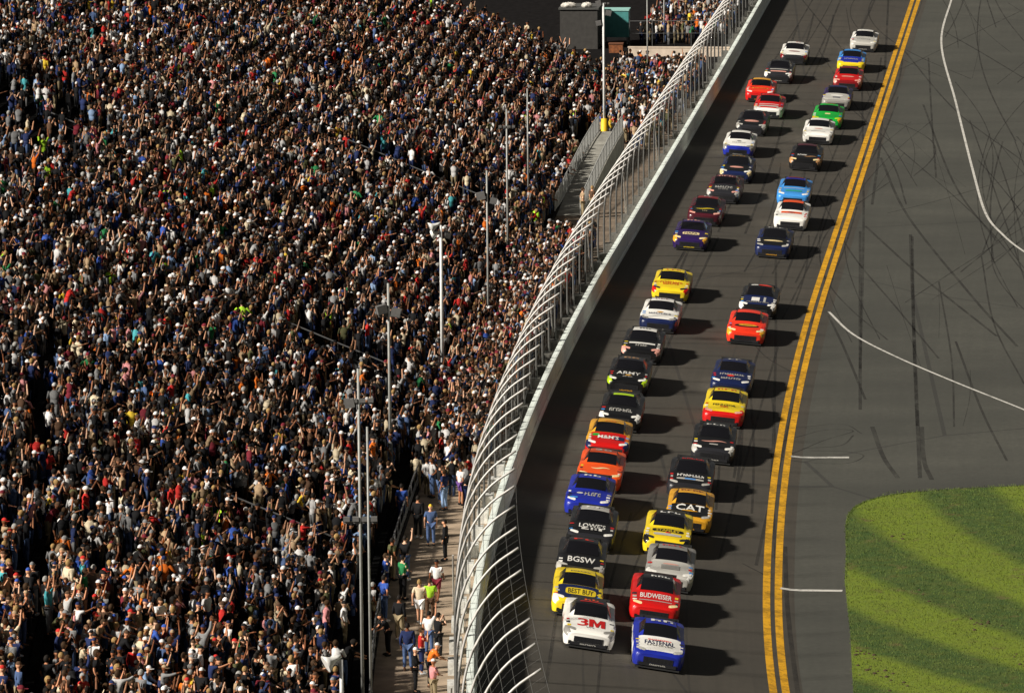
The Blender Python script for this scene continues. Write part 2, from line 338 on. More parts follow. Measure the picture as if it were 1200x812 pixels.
# grass blades along the edge and over the lawn near the frame : stuff
gv=[];gf=[]
def blade(x,y,h,w):
    a=random.random()*6.28; n=len(gv); dx,dy=math.cos(a)*w,math.sin(a)*w; lx,ly=random.gauss(0,h*.4),random.gauss(0,h*.4)
    gv.extend([(x-dx,y-dy,.04),(x+dx,y+dy,.04),(x+lx,y+ly,.04+h)]); gf.append((n,n+1,n+2))
from mathutils.geometry import intersect_point_tri_2d
def edge_pts(k):
    E=[(12.2,212),(12.67,221.6),(13.2,233),(13.58,243.48),(14.0,250),(14.28,255.5),(14.55,258.2),(14.95,260.0),(15.5,261.3),(16.3,262.4),(17.4,263.2),(19.6,264.0),(22.75,264.66),(30,267)]
    for _ in range(k):
        i=random.randrange(len(E)-1); t=random.random(); yield (E[i][0]*(1-t)+E[i+1][0]*t, E[i][1]*(1-t)+E[i+1][1]*t)
for x,y in edge_pts(2500): blade(x+random.gauss(0,.04)+.03,y-abs(random.gauss(0,.06)),random.uniform(.03,.07),.015)
for _ in range(60000):
    y=random.uniform(212,266); x=random.uniform(12.6,26)
    if y>264.9-.25*max(0,22-x) or (y>254 and x<14.35+max(0,y-256)**1.6*.09): continue
    if x < np.interp(y,[212,221.6,233,243.5,250,259],[12.2,12.67,13.2,13.6,14.0,14.4]): continue
    blade(x,y,random.uniform(.03,.09),.015)
M_blade = mat('grass_blades', (.075,.11,.01), .8, var=.4, scale=.7)
setp(mobj('grass', gv, gf, M_blade), 'short yellow green grass over the striped infield lawn', 'grass', None, 'stuff')
mb=MB()
for _ in range(70):   # torn-up clods
    cx,cy=random.choice([(16.6,240.5),(13.6,228),(13.7,225.6),(18.6,234.6),(19.6,227.0),(14.4,223),(16.3,252.3)]); x=cx+random.gauss(0,.35); y=cy+random.gauss(0,.9); r_=random.uniform(.03,.09)
    mb.lathe([(r_,0),(r_*.8,r_*.5),(r_*.2,r_*.8)],(x,y,.04),6)
setp(mb.build('dirt', mat('dirt',(.05,.032,.014),.95)), 'torn brown clods of earth lying on the infield grass', 'dirt', None, 'stuff')

# walkway behind the wall
def walk(s,u): return surf(s, -1e-6 if u>-.01 else max(u, uc(s)+1e-6) if s<413.5 else u)
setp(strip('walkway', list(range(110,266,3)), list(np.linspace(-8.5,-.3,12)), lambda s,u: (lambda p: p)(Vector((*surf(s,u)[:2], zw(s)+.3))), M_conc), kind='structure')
setp(strip('walkway', list(range(263,416,3)), list(np.linspace(-8.5,-.3,12)), lambda s,u: Vector((*surf(s,u)[:2], zw(s)+.3)), mat('shaded_concrete',(.15,.11,.075),.9,var=.4,scale=.8)), kind='structure')  # the crowd's shade on the far walkway is put into this darker concrete
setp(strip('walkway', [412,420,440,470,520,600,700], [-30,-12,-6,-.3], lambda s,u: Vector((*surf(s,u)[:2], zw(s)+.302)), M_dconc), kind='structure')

# ------------------------------------------------------------------ wall
V=[];F=[];ws=list(range(110,870,4)); 
for s in ws:
    b=surf(s,0.001); h=heading(s); n=Vector((math.cos(h),-math.sin(h),0))
    for du,dz in ((.06,-.3),(.06,.12),(0,.18),(0,1.04),(-.03,1.07),(-.3,1.07),(-.3,-.3)):
        V.append(b+n*du+Vector((0,0,dz)))
for i in range(len(ws)-1):
    for j in range(6): a=i*7+j; F.append((a,a+1,a+8,a+7))
o=mobj('track_wall',V,F,M_wall); setp(o,'long pale green-white concrete wall along the outside of the banked track','wall')

# ------------------------------------------------------------------ catch fence
fence=empty('catch_fence', surf(212,-.95)); setp(fence,'tall steel mesh catch fence with posts curving over the track wall','fence')
PROF=[(-.68,0.0),(-.68,2.2),(-.62,3.4),(-.42,4.5),(0.0,5.45),(.65,6.25),(1.5,6.85)]
def cat2(P,n):
    Q=[];E=[tuple(2*np.array(P[0])-np.array(P[1]))]+P+[tuple(2*np.array(P[-1])-np.array(P[-2]))]; E=[np.array(e,float) for e in E]
    for i in range(1,len(E)-2):
        for k in range(n):
            t=k/n;a,b,c,d=E[i-1:i+3]; Q.append(.5*((2*b)+(c-a)*t+(2*a-5*b+4*c-d)*t*t+(3*b-a-3*c+d)*t**3))
    Q.append(E[-2]); return Q
PR=cat2(PROF,4)
def fpt(s,u,z):
    h=heading(s); return Vector((float(np.interp(s,_ys,_xs))+u*math.cos(h), s-u*math.sin(h), zw(s)+.3+z-.02))
inv=-fence.location
M_post=M_steel; M_lowpost=mat('post_steel',(.10,.098,.09),.6,.1); M_arm=mat('arm_steel',(.50,.48,.45),.45,.1)
fs=[]; s=166.0
while s<512: fs.append(s); s+=4.05
for i,s in enumerate(fs):
    j=random.uniform(-.15,.15); b=fpt(s+j,-.68,0)
    mb=MB(); mb.tube([fpt(s+j,u,z)-b for u,z in PR[:9]], .05, 8)
    p=mb.build('post', M_lowpost, fence, True); p.location=b-fence.location
    mb=MB(); mb.tube([fpt(s+j,u,z)-b for u,z in PR[8:]], .045, 8)
    p=mb.build('arm', M_arm, fence, True); p.location=b-fence.location
    mb=MB(); mb.box((-.30,-.6,0),(.16,.45,.5)); q=mb.build('footing', mat('footing_concrete',(.55,.54,.5),.7,var=.3) if s<262 else mat('dark_footing',(.12,.115,.1),.8,var=.3), fence); q.location=b-fence.location; q.rotation_euler=(0,0,-heading(s));  # footings farther up the fence get a darker concrete colour
    if i%6==2:
        mb=MB(); mb.tube([fpt(s,-.9,2.9)-b, fpt(s+1.9,-.95,0.1)-b], .035, 6); q=mb.build('brace',M_post,fence); q.location=b-fence.location
ss=np.arange(150,514,2.0); mb=MB()
for k in range(2,len(PR),2):
    mb.tube([fpt(s,PR[k][0]+.06,PR[k][1]+.04)-fence.location for s in ss], .007, 4)
mb.build('cable', M_wire, fence)
mb=MB(); s=150.0
while s<512:
    mb.tube([fpt(s,PR[k][0]+.03,PR[k][1]+.02)-fence.location for k in range(0,len(PR),2)], .0025, 3, cap=False); s+=1.35
mb.build('netting', M_wire, fence)
for k in (9,16):
    pass

# ------------------------------------------------------------------ grandstand
stand=empty('grandstand', surf(300,-8)); setp(stand,'dark stepped grandstand packed with spectators beside the walkway','grandstand')
NR=56
V=[];F=[]; gs=list(range(140,414,4)); gs[-1]=413
for s in gs:
    h=heading(s); x0=float(np.interp(s,_ys,_xs)); n2=(math.cos(h),-math.sin(h)); z0=zw(s)
    row=[]
    u=uc(s); row.append((u+.3,z0-1))
    for k in range(NR):
        z=z0+.6+RAKE*STEP*k; row += [(u-STEP*k+.3,z),(u-STEP*(k+1)+.3,z)]
    row.append((u-STEP*NR+.3,-1))
    for uu,z in row: V.append(Vector((x0+uu*n2[0], s+uu*n2[1], z))-stand.location)
K=2*NR+2
for i in range(len(gs)-1):
    for j in range(K-1): a=i*K+j; F.append((a,a+K,a+K+1,a+1))
for i in (0,len(gs)-1): F.append(tuple(i*K+j for j in range(K)))
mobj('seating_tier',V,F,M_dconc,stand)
def rowz(s,k): return zw(s)+.6+RAKE*STEP*k
def tier(s,k,off=0.0):
    """standing point on row k"""
    u=uc(s)-STEP*k-.1+off; p=surf(s,u); return Vector((p.x,p.y,rowz(s,k)))
# bench planks, one strip per row (pattern of the tier)
mb=MB()
for k in range(NR):
    for a in range(0,len(gs)-1):
        p=[]; 
        for s in (gs[a],gs[a+1]):
            h=heading(s); x0=float(np.interp(s,_ys,_xs)); 
            for uo in (-.42,-.14):
                u=uc(s)-STEP*k+uo; p.append(Vector((x0+u*math.cos(h), s-u*math.sin(h), rowz(s,k)+.42))-stand.location)
        n=len(mb.v); mb.v += [tuple(q) for q in p]+[tuple(q-Vector((0,0,.05))) for q in p]
        mb.f += [(n,n+1,n+3,n+2),(n+1,n+5,n+7,n+3),(n,n+2,n+6,n+4)]
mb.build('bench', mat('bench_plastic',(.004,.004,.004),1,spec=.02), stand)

# ------------------------------------------------------------------ stock cars
def lerp_st(st, n=3):
    out=[]
    for a,b in zip(st[:-1],st[1:]):
        for k in range(n): out.append(tuple(x+(y-x)*k/n for x,y in zip(a,b)))
    out.append(st[-1]); return out
#  y     zb   wb   zm   wm   zs   ws   zg   wg   zr   wr   zc
ST=[(-2.50,.16,.70,.34,.76,.52,.74,.58,.66,.60,.45,.61),
    (-2.44,.13,.82,.34,.87,.57,.84,.64,.72,.66,.48,.67),
    (-2.28,.12,.90,.34,.95,.66,.92,.715,.76,.735,.52,.745),
    (-2.0,.12,.93,.36,.985,.74,.96,.775,.79,.785,.55,.80),
    (-1.5,.12,.94,.40,.99,.81,.965,.835,.80,.85,.58,.87),
    (-1.0,.12,.94,.42,.99,.86,.96,.89,.80,.915,.62,.94),
    (-.85,.12,.94,.42,.985,.875,.955,.91,.80,.955,.65,.985),
    (-.12,.12,.94,.42,.98,.90,.95,.95,.79,1.285,.60,1.33),
    (.05,.12,.94,.42,.98,.90,.95,.955,.785,1.31,.59,1.352),
    (.8,.12,.94,.42,.98,.92,.95,.98,.78,1.30,.58,1.345),
    (.98,.12,.94,.42,.98,.93,.955,.99,.78,1.265,.57,1.31),
    (1.7,.12,.94,.42,.99,.97,.965,1.015,.78,1.03,.60,1.045),
    (1.9,.13,.94,.42,.985,.975,.955,1.01,.78,1.02,.60,1.03),
    (2.35,.16,.92,.42,.96,.96,.92,1.0,.76,1.015,.60,1.02),
    (2.48,.20,.88,.44,.91,.93,.87,.985,.72,1.0,.58,1.005)]
ST=lerp_st(ST,4)
WY=(-1.42,1.38); WR=.37
def section(t, y):
    y_,zb,wb,zm,wm,zs,ws,zg,wg,zr,wr,zc=t
    arch=0
    for wy in WY:
        d=abs(y-wy)
        if d<WR+.03: arch=max(arch, math.sqrt((WR+.03)**2-d*d)+.33)
    za=max(zb,arch); zm2=max(zm,za+.04)
    zm2=min(zm2,zs-.03); za=min(za,zs-.05)
    wgr=wr/wg
    return [(0,zb),(wb-.10,zb),(wm*.5+wb*.5 if arch else wb,za),(wm,zm2),((wm+ws)/2+.01,(zm2+zs)/2),(ws,zs),((ws+wg)/2,(zs+zg)/2+.012),(wg,zg),(wg*.5+wr*.5+(.01 if zr-zg>.1 else 0),(zg+zr)/2),(wr,zr),(wr*.66,zr+(zc-zr)*.62),(wr*.33,zr+(zc-zr)*.92),(0,zc)]
NP=13
bv=[];bf=[];bmi=[]
for t in ST:
    sec=section(t,t[0])
    full=[(x,z) for x,z in sec]+[(-x,z) for x,z in sec[-2:0:-1]]
    for x,z in full: bv.append((x,t[0],z))
NF=2*NP-2
def region(y,j):
    jj = j if j<NP-1 else NF-1-j
    if jj in (0,): return 5
    if -2.47<y<-2.02 and jj in (4,5,6): return 6
    if y<-2.3: return 2
    if y<-2.0 and jj<6: return 2
    if y<-.86 and jj>=7: return 1
    if y<-.86 and jj>=6: return 0
    if -.14<y<.98 and jj>=9: return 4
    if jj in (1,2,3): return 3
    return 0
for i in range(len(ST)-1):
    ym=(ST[i][0]+ST[i+1][0])/2
    for j in range(NF):
        a=i*NF+j; b=i*NF+(j+1)%NF; bf.append((a,a+NF,b+NF,b)); bmi.append(region(ym,j))
bf.append(tuple(range(NF))); bmi.append(2)
bf.append(tuple((len(ST)-1)*NF+j for j in range(NF))[::-1]); bmi.append(0)
cbm=bpy.data.meshes.new('body'); cbm.from_pydata(bv,[],bf)
cbm.polygons.foreach_set('material_index',bmi); cbm.polygons.foreach_set('use_smooth',[True]*len(bf))
cbm.set_sharp_from_angle(angle=R(38))
bmx=bmesh.new(); bmx.from_mesh(cbm); bmesh.ops.recalc_face_normals(bmx,faces=bmx.faces); CARBVH=BVHTree.FromBMesh(bmx); bmx.to_mesh(cbm); bmx.free()
def paint(c): return mat('car_paint', c, .38, 0, .3, var=.05, scale=3)
M_glass=mat('dark_glass',(.007,.007,.009),.16,0,0,var=.02,spec=.35); M_tyre=mat('tyre_rubber',(.015,.015,.015),.75); M_rim=mat('wheel_steel',(.25,.22,.1),.4,.5)
M_under=mat('underbody',(.01,.01,.01),.9); M_grille=mat('grille_black',(.012,.012,.014),.5)
for _ in range(7): cbm.materials.append(M_under)
def sheet(name, ysel, jsel, off):
    """glass following the body shell"""
    idx={};vv=[];ff=[]
    for i in range(len(ST)-1):
        ym=(ST[i][0]+ST[i+1][0])/2
        if not ysel(ym): continue
        for j in range(NF):
            jj=j if j<NP-1 else NF-1-j
            if not jsel(j,jj): continue
            q=[]
            for a in (i*NF+j,(i+1)*NF+j,(i+1)*NF+(j+1)%NF,i*NF+(j+1)%NF):
                if a not in idx:
                    idx[a]=len(vv); x,y,z=bv[a]; vv.append((x*(1+off*.4),y,z+off))
                q.append(idx[a])
            ff.append(tuple(q))
    me=bpy.data.meshes.new(name); me.from_pydata(vv,[],ff); me.polygons.foreach_set('use_smooth',[True]*len(ff)); me.materials.append(M_glass); return me
ME={}
ME['windscreen']=sheet('windscreen', lambda y:-.85<y<-.13, lambda j,jj: jj>=9, .008)
ME['rear_window']=sheet('rear_window', lambda y:1.05<y<1.65, lambda j,jj: jj>=9, .008)
ME['side_window']=sheet('side_window', lambda y:-.45<y<1.15, lambda j,jj: j in (7,8), .006)
ME['side_window_b']=sheet('side_window', lambda y:-.45<y<1.15, lambda j,jj: j not in (7,8) and jj in (7,8), .006)
# a-pillars stay body coloured because side glass starts behind them
def tyre_mesh():
    m=MB().lathe([(.20,-.14),(.33,-.14),(.355,-.10),(.36,0),(.355,.10),(.33,.14),(.20,.14)],n=24,axis='X'); me=bpy.data.meshes.new('tyre'); me.from_pydata(m.v,[],m.f); me.materials.append(M_tyre); me.polygons.foreach_set('use_smooth',[True]*len(m.f)); me.set_sharp_from_angle(angle=R(40)); return me
def rim_mesh():
    m=MB().lathe([(.20,-.145),(.19,-.05),(.06,-.03),(.05,-.10),(.0501,.10),(.06,.03),(.19,.05),(.20,.145)],n=20,axis='X')
    for k in range(5):
        a=k*2*math.pi/5
        for sx in (-.11,.11): m.lathe([(.02,-.012),(.02,.012)],(sx,.10*math.cos(a),.10*math.sin(a)),6,'X')
    me=bpy.data.meshes.new('rim'); me.from_pydata(m.v,[],m.f); me.materials.append(M_rim); return me
ME['tyre']=tyre_mesh(); ME['rim']=rim_mesh()
def mesh_from(mb,name,m):
    me=bpy.data.meshes.new(name); me.from_pydata(mb.v,[],mb.f); me.materials.append(m); return me
mb=MB(); mb.box((-.84,-2.60,.075),(.84,-2.30,.115)); ME['splitter']=mesh_from(mb,'splitter',M_black)
mb=MB(); mb.box((-.56,-2.515,.285),(.56,-2.46,.49))
for k in range(5): mb.box((-.5,-2.522,.32+k*.033),(.5,-2.512,.332+k*.033))
for k in range(-3,4): mb.box((k*.14-.008,-2.524,.31),(k*.14+.008,-2.513,.46))
ME['grille']=mesh_from(mb,'grille',M_grille)
mb=MB(); mb.box((-.70,-2.53,.15),(.70,-2.45,.275)); 
for k in (-1,1): mb.box((k*.70-.06,-2.50,.17),(k*.70+.06,-2.44,.30))
ME['air_intake']=mesh_from(mb,'air_intake',M_grille)
mb=MB(); 
for sx in (-1,1): mb.box((sx*.62-.006,2.40,1.0),(sx*.62+.006,2.5,1.08))
mb.box((-.76,2.42,.99),(.76,2.44,1.11)); ME['spoiler']=mesh_from(mb,'spoiler',M_black)
def decal(poly2d, off=.007, roofz=False):
    pass
def drape(verts, faces, off):
    out=[]
    for x,y in verts:
        h=CARBVH.ray_cast(Vector((x,y,3)),Vector((0,0,-1)))
        z=h[0].z if h[0] is not None else .6
        out.append((x,y,z+off))
    return out,faces
def decal_mesh(name, v, f, m, off):
    bm=bmesh.new(); vs=[bm.verts.new((x,y,0)) for x,y in v]
    for q in f:
        try: bm.faces.new([vs[i] for i in q])
        except ValueError: pass
    bmesh.ops.triangulate(bm, faces=bm.faces)
    for _ in range(5):
        long_=[e for e in bm.edges if e.calc_length()>.16]
        if not long_: break
        bmesh.ops.subdivide_edges(bm, edges=long_, cuts=1); bmesh.ops.triangulate(bm, faces=[f for f in bm.faces if len(f.verts)>3])
    for vtx in bm.verts:
        h=CARBVH.ray_cast(Vector((vtx.co.x,vtx.co.y,3)),Vector((0,0,-1))); vtx.co.z=(h[0].z if h[0] is not None else .6)+off
    bmesh.ops.recalc_face_normals(bm, faces=bm.faces)
    me=bpy.data.meshes.new(name); bm.to_mesh(me); bm.free(); me.materials.append(m); return me
_tc={}
def text2d(s, w, h, bold=.014, shear=0):
    key=(s,w,h,bold,shear)
    if key in _tc: return _tc[key]
    cu_=bpy.data.curves.new('t','FONT'); cu_.body=s; cu_.size=1; cu_.offset=bold; cu_.resolution_u=2; cu_.shear=shear; cu_.align_x='CENTER'; cu_.fill_mode='BOTH' if False else cu_.fill_mode
    o=bpy.data.objects.new('t',cu_); COL.objects.link(o); bpy.context.view_layer.update()
    dg=bpy.context.evaluated_depsgraph_get(); me=o.evaluated_get(dg).to_mesh()
    v=np.array([tuple(a.co)[:2] for a in me.vertices]); f=[tuple(p.vertices) for p in me.polygons]
    o.evaluated_get(dg).to_mesh_clear(); bpy.data.objects.remove(o); bpy.data.curves.remove(cu_)
    mn,mx=v.min(0),v.max(0); v=(v-(mn+mx)/2)/(mx-mn)*np.array([w,h]); _tc[key]=(v,f); return v,f
def oval2d(w,h,n=28,p=2):
    return np.array([(w/2*math.copysign(abs(math.cos(t))**(2/p),math.cos(t)),h/2*math.copysign(abs(math.sin(t))**(2/p),math.sin(t))) for t in [2*math.pi*i/n for i in range(n)]]),[tuple(range(n))]
def rect2d(w,h): return np.array([(-w/2,-h/2),(w/2,-h/2),(w/2,h/2),(-w/2,h/2)]),[(0,1,2,3)]
def scribble2d(w,h,seed,n=8):
    """the broken strokes of lettering too small to read"""
    r_=random.Random(seed); v=[];f=[]; x=-w/2; cw=w/n
    for i in range(n):
        k=len(v); a=x+cw*.08; b=x+cw*.86; lo=-h/2; hi=h/2*r_.uniform(.7,1)
        t=r_.choice((0,1,2)); 
        v+= [(a,lo),(a+cw*.28,lo),(a+cw*.28,hi),(a,hi)]; f.append((k,k+1,k+2,k+3))
        k=len(v); zz=r_.choice((lo+h*.75,lo+h*.4,lo+h*.02)); v+=[(a+cw*.28,zz),(b,zz),(b,zz+h*.22),(a+cw*.28,zz+h*.22)]; f.append((k,k+1,k+2,k+3))
        if t: k=len(v); v+=[(b-cw*.22,lo),(b,lo),(b,lo+h*.5),(b-cw*.22,lo+h*.5)]; f.append((k,k+1,k+2,k+3))
        x+=cw
    return np.array(v),f
def bow2d(w,h): return np.array([(-w/2,-h*.2),(-w*.15,-h*.2),(-w*.15,-h/2),(w*.15,-h/2),(w*.15,-h*.2),(w/2,-h*.2),(w*.45,h*.2),(w*.15,h*.2),(w*.15,h/2),(-w*.15,h/2),(-w*.15,h*.2),(-w*.45,h*.2)]),[tuple(range(12))]
def swoosh2d(w,h):
    n=14; t=[-w/2+w*i/n for i in range(n+1)]; up=[(x, h*.25*math.sin(x/w*6)+h*.28*(1-abs(2*x/w))**.6) for x in t]; lo=[(x, h*.25*math.sin(x/w*6)-h*.28*(1-abs(2*x/w))**.6) for x in t[::-1]]
    return np.array(up+lo[1:-1]),[tuple(range(len(up)+len(lo)-2))]
C={k:hexlin(v) for k,v in dict(white='efece4',cream='f0d9a0',silver='b9b6ae',grey='8d8a84',black='101012',char='26262a',navy='14204a',blue='1c3fae',royal='1b2a9a',sky='3f8fd8',red='c81412',dred='7d1016',maroon='4a1420',orange='f0561a',rorange='f0381c',yellow='f2c40e',gold='d99a12',lime='b4d81c',green='15a83a',tan='b98a5c',pink='e0a090',purple='2a1650',teal='2f9f8f').items()}
C['gold']=(.72,.35,.02); C['yellow']=(.82,.60,.015)
def car(s, u, liv, label, shade=None):
    root=empty('race_car'); root['label']=label; root['category']='race car'; root['group']='stock cars racing in two lines'
    c=surf(s+2.52,u); f=(surf(s,u)-surf(s+5,u)).normalized(); r0=(surf(s+2.5,u+.5)-surf(s+2.5,u-.5)).normalized(); up=r0.cross(-f).normalized(); 
    if up.z<0: up=-up
    r1=(-f).cross(up).normalized()
    Mx=Matrix((r1,-f,up)).transposed().to_4x4(); Mx.translation=c; root.matrix_world=Mx
    yaw=random.gauss(0,.35); root.rotation_euler.rotate_axis('Z',R(yaw))
    main,hood,nose,low,roof,marks,spare=liv
    def child(name,me,parent=root,loc=None):
        o=bpy.data.objects.new(name,me); COL.objects.link(o); o.parent=parent
        if loc: o.location=loc
        return o
    b=child('body',cbm)
    for i,cc in enumerate((main,hood,nose,low,roof)):
        b.material_slots[i].link='OBJECT'; b.material_slots[i].material=paint(C[cc])
    rc=random.Random(len(label)*7+int(s)); b.material_slots[6].link='OBJECT'; b.material_slots[6].material=paint(C[spare[3] if len(spare)>3 else spare[2] if rc.random()<.45 and spare[2] else (spare[0] if spare[0]!='char' and rc.random()<.6 else nose)])
    child('side_window',ME['side_window_b'])
    for k in ('windscreen','rear_window','side_window','splitter','grille','air_intake'): child(k,ME[k])
    sp=child('spoiler',ME['spoiler'])
    for wy in WY:
        for sx in (-1,1):
            w=child('wheel',None,root,(sx*.83,wy,.36)); child('tyre',ME['tyre'],w); child('rim',ME['rim'],w)
    hl=C[spare[0]]
    for sx in (-1,1):
        v,ff=oval2d(.36,.22,12,3); v=v+np.array([sx*.70,-2.22]); v[:,1]+= -abs(v[:,0]-sx*.70)*.0+ (abs(v[:,0])-.70)*.5
        child('headlight', decal_mesh('headlight',v,ff,paint(hl),.008))
        # pale sponsor patches low on the nose corners
    if spare[1]:
        mbb=MB()
        for k in (0,):
            v,ff=scribble2d(.62,.055,sum(map(ord,label))%999,9)
            for q in ff: n=len(mbb.v); mbb.v+=[(v[i][0],-2.545,.22+v[i][1]) for i in q]; mbb.f.append((n,n+1,n+2,n+3))
        child('nose_lettering', mesh_from(mbb,'nose_lettering',paint(C[spare[1]])))
    # fender decals in front of the doors
    if spare[2]:
        for sx in (-1,1):
            mbb=MB(); rr=random.Random(len(label))
            n=0
            # door number plate-like lettering standing 6 mm proud of the door
            v,ff=scribble2d(.62,.34,len(label)+7,2)
            mbb.v=[(sx*.992,sx*v[i][0]+.35,.60+v[i][1]) for i in range(len(v))]; mbb.f=list(ff)
            child('door_number', mesh_from(mbb,'door_number',paint(C[spare[2]])))
            mbb=MB(); v,ff=scribble2d(.55,.13,len(label)+3,7)
            mbb.v=[(sx*.996,sx*v[i][0]+1.98*1.0,.72+v[i][1]) for i in range(len(v))]; mbb.f=list(ff)
            child('quarter_lettering', mesh_from(mbb,'quarter_lettering',paint(C[spare[2]])))
    rr=random.Random(int(s*100)); 
    for sx in (-1,1):      # small sponsor marks along the fender tops and front sides
        for k in range(3):
            v,ff=rect2d(rr.uniform(.10,.18),rr.uniform(.12,.24)); v=v+np.array([sx*rr.uniform(.80,.86),-1.95+k*.36])
            child('fender_decal', decal_mesh('fender_decal',v,ff,paint(C[rr.choice(['white','silver','yellow','red','white','char','sky'])]),.006))
    mbb=MB()
    for k in range(3):
        y0=-2.1+k*.22; z0=.50+.06*rr.random(); h_=rr.uniform(.07,.13); mbb.v+=[(1.0,y0,z0),(1.0,y0+.16,z0),(1.0,y0+.16,z0+h_),(1.0,y0,z0+h_),(-1.0,y0,z0),(-1.0,y0+.16,z0),(-1.0,y0+.16,z0+h_),(-1.0,y0,z0+h_)]; n=k*8; mbb.f+=[(n,n+1,n+2,n+3),(n+4,n+5,n+6,n+7)]
    lay=0
    for mk in marks:
        kind,txt,col,w,h,x,y=mk[:7]; lay+=1
        if y<-.8 and kind=='q': h*=1.45
        if y<-.8 and kind in 'ts':
            h*=1.9; lim=min(y+2.18,-.9-y)*2; h=min(h,max(lim,.08))
        if kind=='t': v,ff=text2d(txt,w,h)
        elif kind=='m': v=np.array([(-.5,-.5),(-.5,.5),(-.2,.5),(0,-.02),(.2,.5),(.5,.5),(.5,-.5),(.24,-.5),(.24,.18),(.06,-.5),(-.06,-.5),(-.24,.18),(-.24,-.5)])*np.array([w,h]); ff=[tuple(range(13))]
        elif kind=='o': v,ff=oval2d(w,h)
        elif kind=='q': v,ff=oval2d(w,h,28,5)
        elif kind=='r': v,ff=rect2d(w,h)
        elif kind=='s': v,ff=scribble2d(w,h,txt or 1,mk[7] if len(mk)>7 else 8)
        elif kind=='b': v,ff=bow2d(w,h)
        elif kind=='w': v,ff=swoosh2d(w,h)
        v=v+np.array([x,y]); nm={'t':'lettering','s':'lettering'}.get(kind,'emblem')
        child(('roof_' if y>-.2 else 'hood_')+nm, decal_mesh(nm,v,ff,paint(C[col]),.006+.004*lay))
    return root
def T(t,c,w=1.15,h=.36,x=0,y=-1.5): return ('t',t,c,w,h,x,y)
def S(sd,c,w=1.1,h=.2,x=0,y=-1.5,n=8): return ('s',sd,c,w,h,x,y,n)
def RN(c,sd=3,w=.8,h=.42): return ('s',sd,c,w,h,0,.42,2)
def RT(t,c): return ('t',t,c,.75,.5,0,.42)
